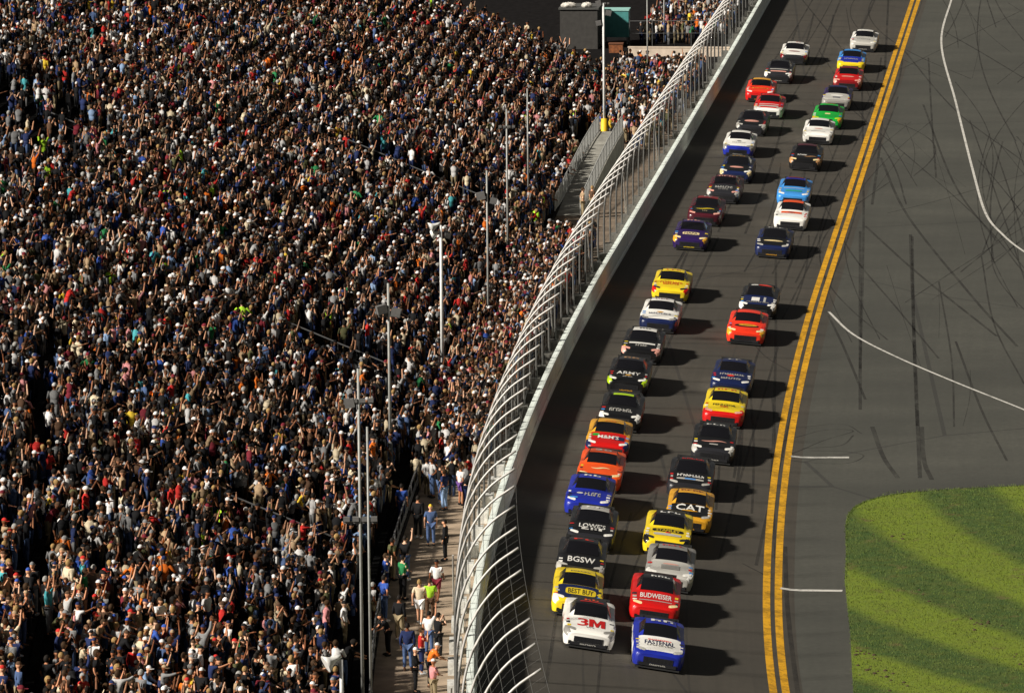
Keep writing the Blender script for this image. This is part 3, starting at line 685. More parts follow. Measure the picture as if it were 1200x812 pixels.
# main, hood, nose, lower, roof, marks, (headlight, nose text, side lettering)
CARS=[
((223.65,4.07),('white','white','white','white','black',[('t','3','red',.42,.45,-.28,-1.52),('m',0,'red',.62,.85,.26,-1.52),('r',0,'red',.9,.16,0,.2),('s',5,'orange',.6,.3,0,.55,2),S(4,'char',.3,.06,0,-2.05,3)],('grey','silver','red')),'white race car with large red lettering on its hood, leading the line beside the wall'),
((229.76,3.56),('yellow','navy','yellow','yellow','yellow',[('q',0,'yellow',1.2,.55,.1,-1.55),T('BEST BUY','black',1.0,.3,.1,-1.55),S(9,'navy',.8,.16,0,.1,6)],('white','white','navy')),'yellow and navy race car with yellow tag emblem, second in the line beside the wall'),
((236.65,3.54),('black','black','black','char','black',[T('BGSW','white',1.1,.36,0,-1.55),('s',2,'rorange',.9,.3,0,.35,2)],('silver','white','white')),'black race car with bold white hood lettering and red roof number'),
((244.31,3.75),('black','black','char','silver','silver',[T("LOWE'S",'white',1.1,.28,0,-1.4),('r',0,'white',.85,.3,0,-1.8),T('48','black',.6,.2,0,-1.8),RN('white',4)],('white','silver','white')),'black race car with silver roof and white lettering above a white hood block'),
((251.96,3.35),('royal','royal','royal','white','royal',[('o',0,'white',.28,.22,-.4,-1.45),('q',0,'sky',.34,.12,-.62,-2.08),S(7,'silver',.7,.26,.15,-1.5,5),RN('white',5)],('white','white','white')),'royal blue race car with pale hood marks, in front of the orange one'),
((258.79,3.53),('orange','orange','orange','white','orange',[('w',0,'cream',.85,.34,0,-1.5),RT('20','white')],('cream','white','white')),'orange race car with cream script on its hood'),
((266.99,3.48),('gold','red','red','white','gold',[('r',0,'green',.3,.34,-.58,-1.2),('r',0,'navy',.42,.5,.5,-1.55),T("M&M'S",'white',.95,.26,0,-1.5),S(2,'orange',.5,.1,0,.0,4)],('white','white','navy')),'yellow race car with red, green and navy hood and white lettering'),
((274.87,3.66),('black','black','black','red','black',[('r',0,'lime',.95,.42,0,.1),S(8,'silver',1.1,.26,0,-1.55,7)],('white','silver','white')),'dark race car with a lime green roof band'),
((285.49,3.43),('black','black','black','tan','char',[T('ARMY','white',1.15,.24,0,-1.4),('b',0,'gold',.3,.2,0,-1.75),S(8,'silver',.5,.08,0,-1.98,4),RN('tan',3)],('white','gold','lime')),'black race car with white lettering above a small gold hood emblem'),
((295.21,3.51),('black','black','black','silver','white',[('r',0,'white',1.3,.22,0,-1.42),S(6,'silver',.6,.18,0,-1.8,5),('s',3,'black',.6,.35,0,.4,2)],('pink','silver','lime')),'black race car with a solid white band across its hood'),
((305.69,3.75),('white','white','navy','white','white',[('b',0,'gold',.36,.2,0,-1.2),S(5,'navy',1.15,.14,0,-1.5,9),S(3,'dred',.8,.3,0,.45,3)],('grey','silver','navy')),'white race car with a small gold emblem and navy nose'),
((316.65,3.62),('yellow','yellow','yellow','red','yellow',[S(2,'red',1.2,.16,0,-1.3,9),S(5,'red',.85,.14,0,-1.6,7),S(6,'red',.8,.35,0,.3,3)],('char','char','red')),'all yellow race car with two lines of red hood lettering'),
((336.54,3.36),('purple','purple','purple','navy','purple',[('q',0,'cream',.95,.34,0,-1.55),T('NAPA','navy',.75,.2,0,-1.55),RN('pink',5)],('cream','yellow','white','gold')),'dark purple race car with cream hood panel and yellow nose corners'),
((347.01,3.48),('maroon','black','maroon','dred','dred',[('w',0,'yellow',1.15,.32,0,-1.45),S(4,'cream',.3,.06,0,-1.9,3),RN('silver',2,.5,.4)],('pink','char','silver')),'dark red race car with a yellow swoosh across its black hood'),
((357.13,3.92),('maroon','char','char','maroon','maroon',[S(5,'silver',1.05,.24,0,-1.45,7),S(4,'grey',.6,.16,0,-1.9,5),S(8,'pink',.9,.25,0,.05,3)],('pink','char','silver')),'dark maroon race car with grey hood lettering'),
((366.84,4.08),('navy','black','navy','navy','black',[('o',0,'pink',.85,.36,0,-1.5),S(4,'gold',.9,.3,.05,.2,4)],('white','char','cream')),'near black race car with pale pink hood oval and gold roof mark'),
((379.24,3.47),('white','white','royal','white','white',[('b',0,'char',.3,.2,0,-1.3),S(3,'silver',.9,.12,0,-1.65,7)],('grey','silver','grey')),'white race car with a blue nose strip and small dark emblem'),
((390.64,3.61),('black','black','char','black','black',[('o',0,'pink',.95,.5,0,-1.5),RN('silver',6,.9,.25)],('silver','tan','silver')),'black race car with a large pale pink hood oval'),
((400.49,4.16),('red','red','white','white','red',[('r',0,'white',1.3,.1,0,-1.45),('r',0,'silver',1.3,.3,0,-1.95),S(3,'dred',.9,.25,0,.4,3)],('silver','grey','cream')),'red race car with white nose and thin white stripe across its hood'),
((409.38,3.07),('rorange','rorange','red','gold','gold',[('r',0,'gold',1.1,.2,0,-1.45),S(8,'red',.9,.12,0,-1.46,6)],('white','gold','red')),'red race car with gold roof and gold hood stripe'),
((421.28,3.7),('char','char','char','maroon','black',[('r',0,'silver',1.25,.2,0,-1.3),('r',0,'pink',1.1,.28,0,-1.9)],('white','silver','tan')),'charcoal race car with two pale stripes across its hood'),
((433.56,4.13),('white','white','char','char','white',[('o',0,'dred',.85,.26,0,-1.45),S(3,'red',.4,.3,.2,.4,1)],('silver','char','dred')),'white race car with dark red hood oval and black nose, last beside the wall'),
((221.8,6.7),('royal','white','royal','white','royal',[T('FASTENAL','navy',1.15,.24,0,-1.5),S(3,'rorange',.9,.07,0,-1.2,12),S(4,'grey',1.0,.07,0,-1.83,9),S(11,'white',.95,.42,.05,.4,2)],('silver','silver','white')),'blue race car with white hood and dark lettering, leading the inside line'),
((230.94,6.59),('red','red','red','red','black',[T('BUDWEISER','white',1.25,.3,0,-1.4),('r',0,'silver',1.3,.07,0,-1.98),S(9,'white',.8,.34,.1,.35,3)],('cream','black','gold')),'bright red race car with black roof and broad white hood lettering'),
((237.95,7.1),('grey','silver','silver','silver','grey',[('o',0,'pink',.65,.14,0,-1.25),('r',0,'grey',.75,.5,0,-1.65),S(5,'red',.9,.3,0,.5,4)],('white','grey','white')),'plain silver grey race car behind the bright red one'),
((245.5,6.85),('yellow','yellow','yellow','yellow','black',[('q',0,'black',1.3,.26,0,-1.35),T('STANLEY','yellow',1.0,.15,0,-1.35),('q',0,'silver',1.15,.2,0,-1.88),('r',0,'rorange',.2,.1,0,-1.62),S(4,'white',.9,.4,0,.35,3)],('char','char','black')),'yellow race car with black lettered bar across its hood and black roof'),
((251.43,7.63),('gold','black','gold','yellow','gold',[T('CAT','white',1.2,.46,0,-1.3),('b',0,'gold',.7,.18,0,-1.7),S(8,'dred',1.0,.3,0,.4,4)],('silver','gold','black')),'yellow and black race car with huge white lettering on its black hood'),
((259.42,7.45),('black','black','char','red','black',[S(6,'white',1.2,.18,0,-1.35,9),('q',0,'silver',1.2,.16,0,-1.85),('q',0,'sky',.5,.12,0,-1.85),S(9,'red',1.0,.32,0,.25,5)],('silver','char','white')),'black race car with red sides, thin white lettering and red roof marks'),
((269.09,8.16),('black','black','char','black','black',[('w',0,'pink',1.2,.3,0,-1.45),('q',0,'silver',.4,.1,0,-1.9),S(7,'white',.9,.3,0,.3,3)],('white','silver','silver')),'black race car with pink script wave on its hood'),
((279.25,8.3),('yellow','yellow','red','red','yellow',[T('PENNZOIL','black',1.1,.15,0,-1.4),T('SHELL','red',.4,.12,0,-1.68),S(8,'red',.95,.36,0,.3,3)],('pink','char','red')),'yellow race car with red nose and dark lettering on its hood'),
((288.25,8.3),('navy','navy','navy','white','navy',[S(6,'silver',1.2,.14,0,-1.3,10),('b',0,'rorange',.36,.26,-.05,-1.55),S(5,'silver',1.0,.14,0,-1.98,8),RN('silver',4,.7,.3)],('white','silver','white')),'navy race car with small red hood emblem and white sides'),
((304.52,8.27),('rorange','rorange','rorange','rorange','rorange',[('o',0,'black',1.25,.56,0,-1.55),('o',0,'gold',.95,.36,.05,-1.47),('r',0,'black',.5,.05,.05,-1.47)],('cream','char','gold')),'bright red-orange race car with gold oval on its hood'),
((313.75,8.43),('black','navy','black','black','black',[('r',0,'white',.42,.66,-.15,-1.5),T('1','silver',.12,.45,.33,-1.5),S(3,'grey',1.2,.1,0,-2.0,10),('o',0,'rorange',.75,.5,.25,.35),('r',0,'white',.36,.36,-.32,.3)],('white','char','white')),'black and navy race car with white square on its hood and red roof patch'),
((336.14,8.04),('navy','black','navy','navy','black',[('o',0,'cream',1.1,.26,0,-1.5),S(5,'silver',.9,.36,0,.45,3)],('silver','gold','silver')),'dark navy race car with cream hood oval, just behind the gap in the inside line'),
((348.01,8.42),('white','white','white','white','orange',[('r',0,'orange',1.2,.36,0,-1.35),('b',0,'maroon',.4,.16,0,-1.35)],('white','char','silver')),'white race car with an orange hood panel and orange roof'),
((358.33,8.03),('sky','sky','sky','white','royal',[('r',0,'silver',1.25,.1,0,-1.15),('q',0,'teal',1.0,.24,0,-1.75),('r',0,'dred',.9,.4,0,.5)],('white','sky','silver')),'light blue race car with dark red roof patch'),
((374.87,7.9),('black','black','black','tan','maroon',[S(6,'white',.6,.16,-.2,-1.4,5),('w',0,'tan',.8,.3,.3,-1.7)],('cream','black','tan','tan')),'black race car with tan nose corners and small white hood lettering'),
((388.55,8.04),('white','white','white','white','white',[('o',0,'pink',.55,.2,0,-1.3),('r',0,'grey',.9,.06,0,-1.95)],('white','char','silver')),'plain white race car with small pink hood mark'),
((397.02,8.25),('green','green','green','green','green',[('q',0,'cream',.36,.2,0,-1.35),S(3,'rorange',.7,.22,.1,.6,3)],('lime','lime','gold')),'bright green race car with small cream hood mark'),
((407.79,8.38),('purple','silver','grey','navy','navy',[('o',0,'white',.85,.36,0,-1.4),('r',0,'navy',.5,.2,0,-1.9)],('silver','silver','white')),'dark race car with a plain silver hood, behind the bright green one'),
((419.72,8.61),('red','red','dred','red','dred',[('o',0,'pink',.9,.34,0,-1.45),('w',0,'red',.5,.16,0,-1.45)],('pink','dred','pink')),'deep red race car with pink hood oval'),
((430.9,8.37),('sky','royal','yellow','yellow','sky',[S(6,'silver',1.0,.16,0,-1.4,7)],('yellow','sky','sky')),'blue race car with bright yellow nose'),
((444.78,8.72),('white','silver','silver','white','white',[S(6,'grey',1.0,.16,0,-1.5,7),S(4,'white',.8,.3,0,.4,3)],('white','silver','silver')),'white race car with silver hood, farthest up the track'),
]
for (s,u),liv,label in CARS: car(s,u,liv,label)
# ------------------------------------------------------------------ people
M_cloth=objcolor_mat('cloth',.9); M_skin=objcolor_mat('skin',.6,.08,7,.15); M_hair=objcolor_mat('hair',.7,.25,30,.6)
SKINS=[hexlin(h) for h in ('d9a483','c98d6b','e3b596','b97f5e','a56b4a','7a4a30','d39b78')]
def pose(kind):
    """joints of a 1.75 m figure facing +X, left = +Y"""
    J=dict(pel=(0,0,.95),spi=(.0,0,1.12),che=(.01,0,1.32),nek=(.0,0,1.47),hed=(.025,0,1.60),
      shL=(0,.185,1.40),shR=(0,-.185,1.40),hiL=(0,.095,.90),hiR=(0,-.095,.90),
      knL=(.02,.11,.50),knR=(.02,-.11,.50),anL=(-.01,.12,.09),anR=(-.01,-.12,.09),
      elL=(-.03,.25,1.13),elR=(-.03,-.25,1.13),wrL=(.06,.24,.90),wrR=(.06,-.24,.90))
    U=lambda **k: J.update(k)
    if kind=='raise': U(elR=(.12,-.24,1.62),wrR=(.20,-.20,1.88))
    if kind=='cheer': U(elR=(.08,-.28,1.60),wrR=(.12,-.22,1.86),elL=(.08,.28,1.60),wrL=(.12,.22,1.86))
    if kind=='photo': U(elR=(.20,-.23,1.26),wrR=(.24,-.07,1.50),elL=(.20,.23,1.26),wrL=(.24,.07,1.50))
    if kind=='point': U(elR=(.26,-.22,1.42),wrR=(.50,-.18,1.50))
    if kind=='hips': U(elR=(-.06,-.40,1.18),wrR=(.04,-.20,1.02),elL=(-.06,.40,1.18),wrL=(.04,.20,1.02))
    if kind=='fold': U(elR=(.08,-.26,1.16),wrR=(.24,.02,1.16),elL=(.08,.26,1.14),wrL=(.25,-.02,1.12))
    if kind=='walk': U(knL=(.20,.10,.52),anL=(.26,.11,.11),knR=(-.04,-.10,.49),anR=(-.30,-.11,.16),elR=(.06,-.25,1.14),wrR=(.24,-.22,1.0),elL=(-.14,.24,1.15),wrL=(-.12,.24,.92))
    if kind=='lean': U(spi=(.05,0,1.11),che=(.16,0,1.28),nek=(.24,0,1.40),hed=(.30,0,1.51),shL=(.18,.185,1.34),shR=(.18,-.185,1.34),elL=(.30,.24,1.12),elR=(.30,-.24,1.12),wrL=(.50,.2,1.05),wrR=(.50,-.2,1.05))
    if kind=='sit': 
        for k in ('pel','spi','che','nek','hed','shL','shR','hiL','hiR','elL','elR'): J[k]=(J[k][0],J[k][1],J[k][2]-.45)
        U(knL=(.42,.12,.50),knR=(.42,-.12,.50),anL=(.40,.12,.09),anR=(.40,-.12,.09),wrL=(.28,.16,.58),wrR=(.28,-.16,.58))
    return {k:Vector(v) for k,v in J.items()}
def skin_obj(pts, edges, radii, root=0, sub=1):
    me=bpy.data.meshes.new('sk'); me.from_pydata([tuple(p) for p in pts], edges, [])
    o=bpy.data.objects.new('sk',me); COL.objects.link(o); o.modifiers.new('s','SKIN')
    for i,r_ in enumerate(radii):
        sv=me.skin_vertices[0].data[i]; sv.radius=(r_ if isinstance(r_,tuple) else (r_,r_)); sv.use_root=(i==root)
    if sub: o.modifiers.new('u','SUBSURF').levels=sub
    bpy.context.view_layer.update(); dg=bpy.context.evaluated_depsgraph_get()
    m=bpy.data.meshes.new_from_object(o.evaluated_get(dg)); bpy.data.objects.remove(o); bpy.data.meshes.remove(me); return m
def merge(name, meshes, m):
    bm=bmesh.new()
    for x in meshes: bm.from_mesh(x)
    me=bpy.data.meshes.new(name); bm.to_mesh(me); bm.free(); me.materials.clear(); me.materials.append(m)
    me.polygons.foreach_set('use_smooth',[True]*len(me.polygons)); me.polygons.foreach_set('material_index',[0]*len(me.polygons)); return me
def head_mesh(J, female=False):
    bm=bmesh.new(); bmesh.ops.create_uvsphere(bm,u_segments=14,v_segments=10,radius=1)
    c=J['hed']+Vector((0,0,.02))
    for v in bm.verts:
        x,y,z=v.co; jaw=1-.28*max(0,-z); 
        if x>.9 and abs(y)<.3 and -.45<z<.1: x+=.22
        if x>.75 and .1<z<.35 and abs(abs(y)-.4)<.2: x-=.08
        if abs(y)>.93 and abs(z)<.35 and x<.3: y*=1.18
        v.co=Vector((x*.098*(1 if z>-.3 else .95),y*.076*jaw,z*.118))+c
    me=bpy.data.meshes.new('h'); bm.to_mesh(me); bm.free(); return me
def hand_pts(P,E,Rr,wi,J,w,e,side):
    """palm, thumb and four fingers growing from wrist index wi"""
    wr=J[w]; d=(wr-J[e]).normalized(); a=d.cross(Vector((1,0,0))); 
    if a.length<.2: a=d.cross(Vector((0,1,0)))
    a.normalize(); 
    n=len(P); P.append(wr+d*.07); E.append((wi,n)); Rr.append((.022,.034))
    return d,a,wr
def fingers(J):
    bm=bmesh.new()
    for w,e in (('wrL','elL'),('wrR','elR')):
        wr=J[w]; d=(wr-J[e]).normalized(); a=d.cross(Vector((0,0,1))) if abs(d.z)<.8 else d.cross(Vector((1,0,0))); a.normalize(); n=d.cross(a)
        for k,(o,l) in enumerate(((-.03,.062),(-.01,.075),(.01,.07),(.03,.055),(.045,.05))):
            st=wr+d*(.085 if k<4 else .03)+a*o; dd=(d+n*.15) if k<4 else (d*.6+a*.8); dd.normalize()
            p1=st+dd*l*.55; p2=p1+(dd+n*.5).normalized()*l*.5
            q=[st,p1,p2]; rs=[.0095,.009,.007]; rings=[]
            for p,r_ in zip(q,rs):
                e1=dd.cross(n).normalized(); e2=n
                rings.append([bm.verts.new(p+e1*r_*cx+e2*r_*cy) for cx,cy in ((1,0),(0,1),(-1,0),(0,-1))])
            for i in (0,1):
                for j in range(4): bm.faces.new((rings[i][j],rings[i][(j+1)%4],rings[i+1][(j+1)%4],rings[i+1][j]))
            bm.faces.new(rings[2])
    me=bpy.data.meshes.new('f'); bm.to_mesh(me); bm.free(); return me
def build_template(kind):
    J=pose(kind)
    keys=['pel','spi','che','nek','hed','shL','elL','wrL','shR','elR','wrR','hiL','knL','anL','hiR','knR','anR']
    I={k:i for i,k in enumerate(keys)}; P=[J[k].copy() for k in keys]
    E=[(I[a],I[b]) for a,b in (('pel','spi'),('spi','che'),('che','nek'),('nek','hed'),('che','shL'),('shL','elL'),('elL','wrL'),('che','shR'),('shR','elR'),('elR','wrR'),('pel','hiL'),('hiL','knL'),('knL','anL'),('pel','hiR'),('hiR','knR'),('knR','anR'))]
    Rr=[(.10,.14),(.09,.125),(.10,.14),.052,.05,.055,.038,.026,.055,.038,.026,.085,.055,.036,.085,.055,.036]
    for s_ in ('L','R'):
        w='wr'+s_; d=(J[w]-J['el'+s_]).normalized(); P.append(J[w]+d*.085); Rr.append((.02,.034)); E.append((I[w],len(P)-1))
        a=J['an'+s_]; P.append(a+Vector((.17,0,-.045))); Rr.append(.034); E.append((I['an'+s_],len(P)-1))
    body=skin_obj(P,E,Rr)
    body=merge('body_'+kind,[body,head_mesh(J),fingers(J)],M_skin)
    # shirt
    L=lambda a,b,t: J[a].lerp(J[b],t)
    sp=[J['pel']+Vector((0,0,-.04)),J['spi'],J['che'],L('che','nek',.75),J['shL'],L('shL','elL',.75),J['shR'],L('shR','elR',.75)]
    shirt=merge('shirt_'+kind,[skin_obj(sp,[(0,1),(1,2),(2,3),(2,4),(4,5),(2,6),(6,7)],[(.13,.165),(.125,.155),(.125,.16),.085,.078,.062,.078,.062])],M_cloth)
    sp2=sp[:4]+[J['shL'],J['elL'],L('elL','wrL',.95),J['shR'],J['elR'],L('elR','wrR',.95)]
    jacket=merge('jacket_'+kind,[skin_obj(sp2,[(0,1),(1,2),(2,3),(2,4),(4,5),(5,6),(2,7),(7,8),(8,9)],[(.14,.175),(.135,.165),(.135,.17),.09,.084,.06,.045,.084,.06,.045])],M_cloth)
    def legs(t):
        pp=[J['pel']+Vector((0,0,.03)),J['hiL'],J['knL'],J['hiR'],J['knR']]; ee=[(0,1),(1,2),(0,3),(3,4)]; rr=[(.125,.16),.108,.078,.108,.078]
        if t: pp+=[L('knL','anL',t),L('knR','anR',t)]; ee+=[(2,5),(4,6)]; rr+=[.062,.062]
        else: pp[2]=L('hiL','knL',.85); pp[4]=L('hiR','knR',.85)
        return skin_obj(pp,ee,rr)
    trou=merge('trousers_'+kind,[legs(.93)],M_cloth); shorts=merge('shorts_'+kind,[legs(0)],M_cloth)
    # hair, cap
    def cap(brim, big=1.0, long_=False):
        bm=bmesh.new(); bmesh.ops.create_uvsphere(bm,u_segments=14,v_segments=10,radius=1)
        c=J['hed']+Vector((0,0,.02))
        zc=-.05 if not long_ else -1.4
        dele=[v for v in bm.verts if (v.co.z<(.12 if v.co.x>.2 or brim else (-.45 if not long_ else -.9)))]
        bmesh.ops.delete(bm,geom=dele,context='VERTS')
        for v in bm.verts:
            x,y,z=v.co; v.co=Vector((x*.108*big-.004,y*.088*big,z*.127*big+.006))+c
        if brim:
            vs=[]
            for k in range(7):
                a=(-.5+k/6)*math.pi*.85; vs.append((c+Vector((.095*math.cos(a),.082*math.sin(a),.025)),c+Vector((.095*math.cos(a)+.085*math.cos(a)**.6 if math.cos(a)>0 else .09,.086*math.sin(a),.012))))
            q=[(bm.verts.new(a),bm.verts.new(b)) for a,b in vs]
            for k in range(6): bm.faces.new((q[k][0],q[k][1],q[k+1][1],q[k+1][0]))
        me=bpy.data.meshes.new('c'); bm.to_mesh(me); bm.free(); return me
    capm=merge('cap_'+kind,[cap(True)],M_cloth); hair=merge('hair_'+kind,[cap(False,1.02)],M_hair); lhair=merge('long_hair_'+kind,[cap(False,1.1,True)],M_hair)
    shb=bmesh.new()
    for s_ in ('L','R'):
        a=J['an'+s_]; bmesh.ops.create_uvsphere(shb,u_segments=10,v_segments=6,radius=1,matrix=Matrix.Translation(a+Vector((.065,0,-.04)))@Matrix.Diagonal((.15,.052,.055,1)))
    me=bpy.data.meshes.new('shoes'); shb.to_mesh(me); shb.free(); shoes=merge('shoes_'+kind,[me],M_cloth)
    return dict(body=body,shirt=shirt,jacket=jacket,trousers=trou,shorts=shorts,cap=capm,hair=hair,longhair=lhair,shoes=shoes,J=J)
KINDS=['stand','raise','cheer','photo','point','hips','fold','walk','lean','sit']
TPL={k:build_template(k) for k in KINDS}
POSEW={'stand':'arms down','raise':'one arm raised','cheer':'both arms raised','photo':'hands up at the face','point':'one arm pointing out','hips':'hands on hips','fold':'arms folded','walk':'walking','lean':'leaning forward','sit':'sitting'}
CLO={'white':(.72,.70,.68),'light grey':(.42,.41,.40),'grey':(.2,.2,.2),'black':(.012,.012,.013),'navy':(.02,.03,.09),'blue':(.04,.09,.36),'pale blue':(.25,.36,.55),'red':(.50,.03,.025),'maroon':(.16,.02,.03),'orange':(.70,.16,.02),'yellow':(.72,.50,.05),'green':(.03,.20,.07),'tan':(.36,.25,.15),'cream':(.62,.52,.36),'pink':(.62,.26,.26),'brown':(.09,.05,.03),'olive':(.10,.10,.045),'turquoise':(.08,.38,.42),'lime':(.42,.72,.04),'denim':(.07,.11,.22),'khaki':(.28,.22,.13),'purple':(.12,.06,.22)}
HAIR={'dark':(.015,.012,.01),'brown':(.05,.028,.014),'fair':(.32,.2,.08),'grey':(.3,.29,.27)}
def person(loc, rz, kind, top, topc, bot, botc, head, headc, label, group=None, height=1.0, skin=None):
    t=TPL[kind]; o=bpy.data.objects.new('person',t['body']); COL.objects.link(o); o.location=loc; o.rotation_euler=(0,0,rz); o.scale=(height,)*3
    o.color=(*(skin or random.choice(SKINS)),1); o['label']=label; o['category']='person'
    if group: o['group']=group
    def ch(n,m,c):
        x=bpy.data.objects.new(n,m); COL.objects.link(x); x.parent=o; x.color=(*c,1)
    ch(top,t[top],CLO[topc]); ch(bot,t[bot],CLO[botc])
    if head=='cap': ch('cap',t['cap'],CLO[headc])
    elif head=='long hair': ch('hair',t['longhair'],HAIR[headc])
    elif head: ch('hair',t['hair'],HAIR[headc])
    ch('shoes',t['shoes'],random.choice([(.02,.02,.02),(.5,.5,.5),(.1,.06,.04)]))
    return o
placed=[]   # (x,y) of people on the walkway
def wpt(s,u): 
    p=surf(s,u); return Vector((p.x,p.y,zw(s)+.302))
# hand placed figures on the walkway: s,u, facing degrees (0 = to the track, 90 = away), pose, clothes
FIG=[(237.57, -1.78, 170, 'stand', 'jacket', 'black', 'trousers', 'black', 'hair', 'dark', 'man all in black standing alone on the walkway near the fence'),
(240.92, -2.55, 95, 'stand', 'shirt', 'denim', 'trousers', 'denim', 'cap', 'yellow', 'man in blue denim shirt and jeans with yellow cap, seen from behind'),
(242.74, -3.18, 60, 'stand', 'jacket', 'black', 'trousers', 'black', 'hair', 'dark', 'person in dark clothes left of the man in blue denim'),
(246.23, -4.08, 80, 'stand', 'shirt', 'blue', 'trousers', 'navy', 'hair', 'dark', 'person in bright blue shirt at the walkway rail, beyond the denim man'),
(252.83, -3.23, 200, 'hips', 'shirt', 'light grey', 'trousers', 'denim', 'hair', 'brown', 'person in light grey shirt and jeans at the head of the open walkway'),
(251.3, -2.8, 20, 'photo', 'jacket', 'black', 'trousers', 'denim', 'hair', 'dark', 'person in black top and jeans beside the light grey shirt'),
(249.58, -2.51, 150, 'stand', 'shirt', 'navy', 'trousers', 'pale blue', 'long hair', 'brown', 'long haired person in pale trousers, front of the group on the open walkway'),
(250.87, -1.9, 30, 'stand', 'shirt', 'white', 'shorts', 'purple', 'hair', 'brown', 'man in white t-shirt and purple shorts beside the catch fence'),
(250.01, -1.67, 10, 'lean', 'jacket', 'black', 'trousers', 'navy', 'hair', 'dark', 'dark figure leaning at the fence beside the white t-shirt'),
(254.15, -5.74, 40, 'cheer', 'shirt', 'white', 'shorts', 'black', 'hair', 'dark', 'person in white shirt and black shorts with both arms up by the stair'),
(223.86, -2.22, 80, 'walk', 'shirt', 'cream', 'shorts', 'white', 'hair', 'fair', 'fair haired person in cream top and white shorts walking away'),
(224.37, -1.84, 95, 'stand', 'shirt', 'lime', 'trousers', 'brown', 'hair', 'brown', 'steward in lime yellow vest seen from behind on the walkway'),
(228.25, -1.71, 75, 'walk', 'shirt', 'white', 'shorts', 'maroon', 'cap', 'black', 'person in white t-shirt and dark red shorts beyond the lime vest'),
(217.78, -1.71, 60, 'raise', 'shirt', 'white', 'trousers', 'denim', 'hair', 'dark', 'big man in white t-shirt and jeans raising one arm at the fence'),
(217.11, -1.36, 40, 'photo', 'shirt', 'black', 'trousers', 'black', 'hair', 'dark', 'man in black shirt and black trousers close beside the raised arm'),
(214.91, -2.44, 85, 'stand', 'jacket', 'navy', 'trousers', 'denim', 'hair', 'dark', 'person in dark navy jacket and jeans alone near the bottom of the walkway'),
(211.89, -1.6, 20, 'lean', 'shirt', 'orange', 'trousers', 'black', 'cap', 'white', 'person in orange shirt and white cap leaning to the fence'),
(208.98, -1.47, 30, 'fold', 'shirt', 'pink', 'trousers', 'khaki', 'cap', 'white', 'person in pink shirt and white cap at the bottom edge of the walkway'),
(214.28, -1.94, 10, 'photo', 'shirt', 'red', 'trousers', 'navy', 'hair', 'brown', 'person in red shirt behind the orange one'),
(211.04, -2.12, 0, 'fold', 'jacket', 'black', 'trousers', 'black', 'cap', 'white', 'dark jacketed person with white cap, left of the orange shirt'),
(217.85, -3.22, 200, 'lean', 'shirt', 'black', 'trousers', 'black', 'hair', 'dark', 'person in black bending forward on the walkway'),
(222.59, -4.75, 30, 'stand', 'jacket', 'navy', 'trousers', 'denim', 'hair', 'grey', 'grey haired person in navy jacket and jeans left of the tall pole'),
(223.75, -3.99, 20, 'stand', 'shirt', 'light grey', 'shorts', 'khaki', 'hair', 'grey', 'person in light grey shirt and khaki shorts right of the tall pole'),
(224.6, -3.6, 30, 'hips', 'shirt', 'blue', 'trousers', 'denim', 'hair', 'dark', 'person in blue shirt with hands on hips near the tall pole'),
(229.56, -3.75, 10, 'photo', 'shirt', 'blue', 'trousers', 'navy', 'hair', 'brown', 'person in blue shirt taking a picture, right of the tall pole'),
(229.0, -3.06, 40, 'fold', 'shirt', 'green', 'trousers', 'black', 'hair', 'dark', 'person in dark green shirt with folded arms on the walkway'),
(233.24, -3.67, 30, 'stand', 'shirt', 'olive', 'trousers', 'khaki', 'hair', 'dark', 'person in olive shirt and khaki trousers by the walkway rail'),
(233.23, -3.16, 50, 'raise', 'shirt', 'black', 'trousers', 'denim', 'hair', 'dark', 'person in black shirt raising an arm behind the olive shirt'),
(220.82, -2.89, 60, 'stand', 'jacket', 'black', 'trousers', 'khaki', 'hair', 'dark', 'person in black jacket and khaki trousers on the walkway'),
(260.02, -3.33, 10, 'stand', 'shirt', 'red', 'trousers', 'black', 'hair', 'dark', 'person in red shirt where the crowd thins on the walkway'),
(258.41, -2.8, 20, 'photo', 'shirt', 'light grey', 'trousers', 'denim', 'long hair', 'brown', 'long haired person in grey shirt next to the red shirt'),
(409.36, -6.15, 40, 'stand', 'jacket', 'yellow', 'trousers', 'black', 'hair', 'dark', 'person in yellow jacket near the yellow based pole'),
(386.79, -5.16, 20, 'hips', 'shirt', 'white', 'trousers', 'khaki', 'cap', 'white', 'man in white shirt and cap standing by the yellow based pole'),
(382.21, -3.86, 30, 'stand', 'shirt', 'light grey', 'trousers', 'khaki', 'hair', 'brown', 'person in pale grey shirt right of the yellow based pole'),
(382.22, -3.2, 20, 'photo', 'shirt', 'blue', 'trousers', 'navy', 'hair', 'dark', 'person in bright blue shirt near the far end of the fence'),
(380.42, -2.68, 10, 'stand', 'shirt', 'blue', 'trousers', 'denim', 'cap', 'white', 'person in blue shirt and white cap near the far end of the fence'),
(346.01, -3.44, 10, 'hips', 'shirt', 'tan', 'trousers', 'khaki', 'hair', 'brown', 'person in tan shirt on the empty floor below the ramp'),
(347.52, -3.02, 30, 'stand', 'shirt', 'brown', 'trousers', 'khaki', 'hair', 'fair', 'fair haired person in brown shirt on the empty floor below the ramp'),
(405.24, -8.07, 20, 'stand', 'shirt', 'red', 'trousers', 'black', 'hair', 'dark', 'person in red shirt at the end of the stand beside the thick pole')]
for s,u,rz,k,top,tc_,bot,bc,hd,hc,lab in FIG:
    p=wpt(s,u); placed.append((p.x,p.y)); person(p,R(rz),k,top,tc_,bot,bc,hd,hc,lab,'people on the walkway',random.uniform(.96,1.04))

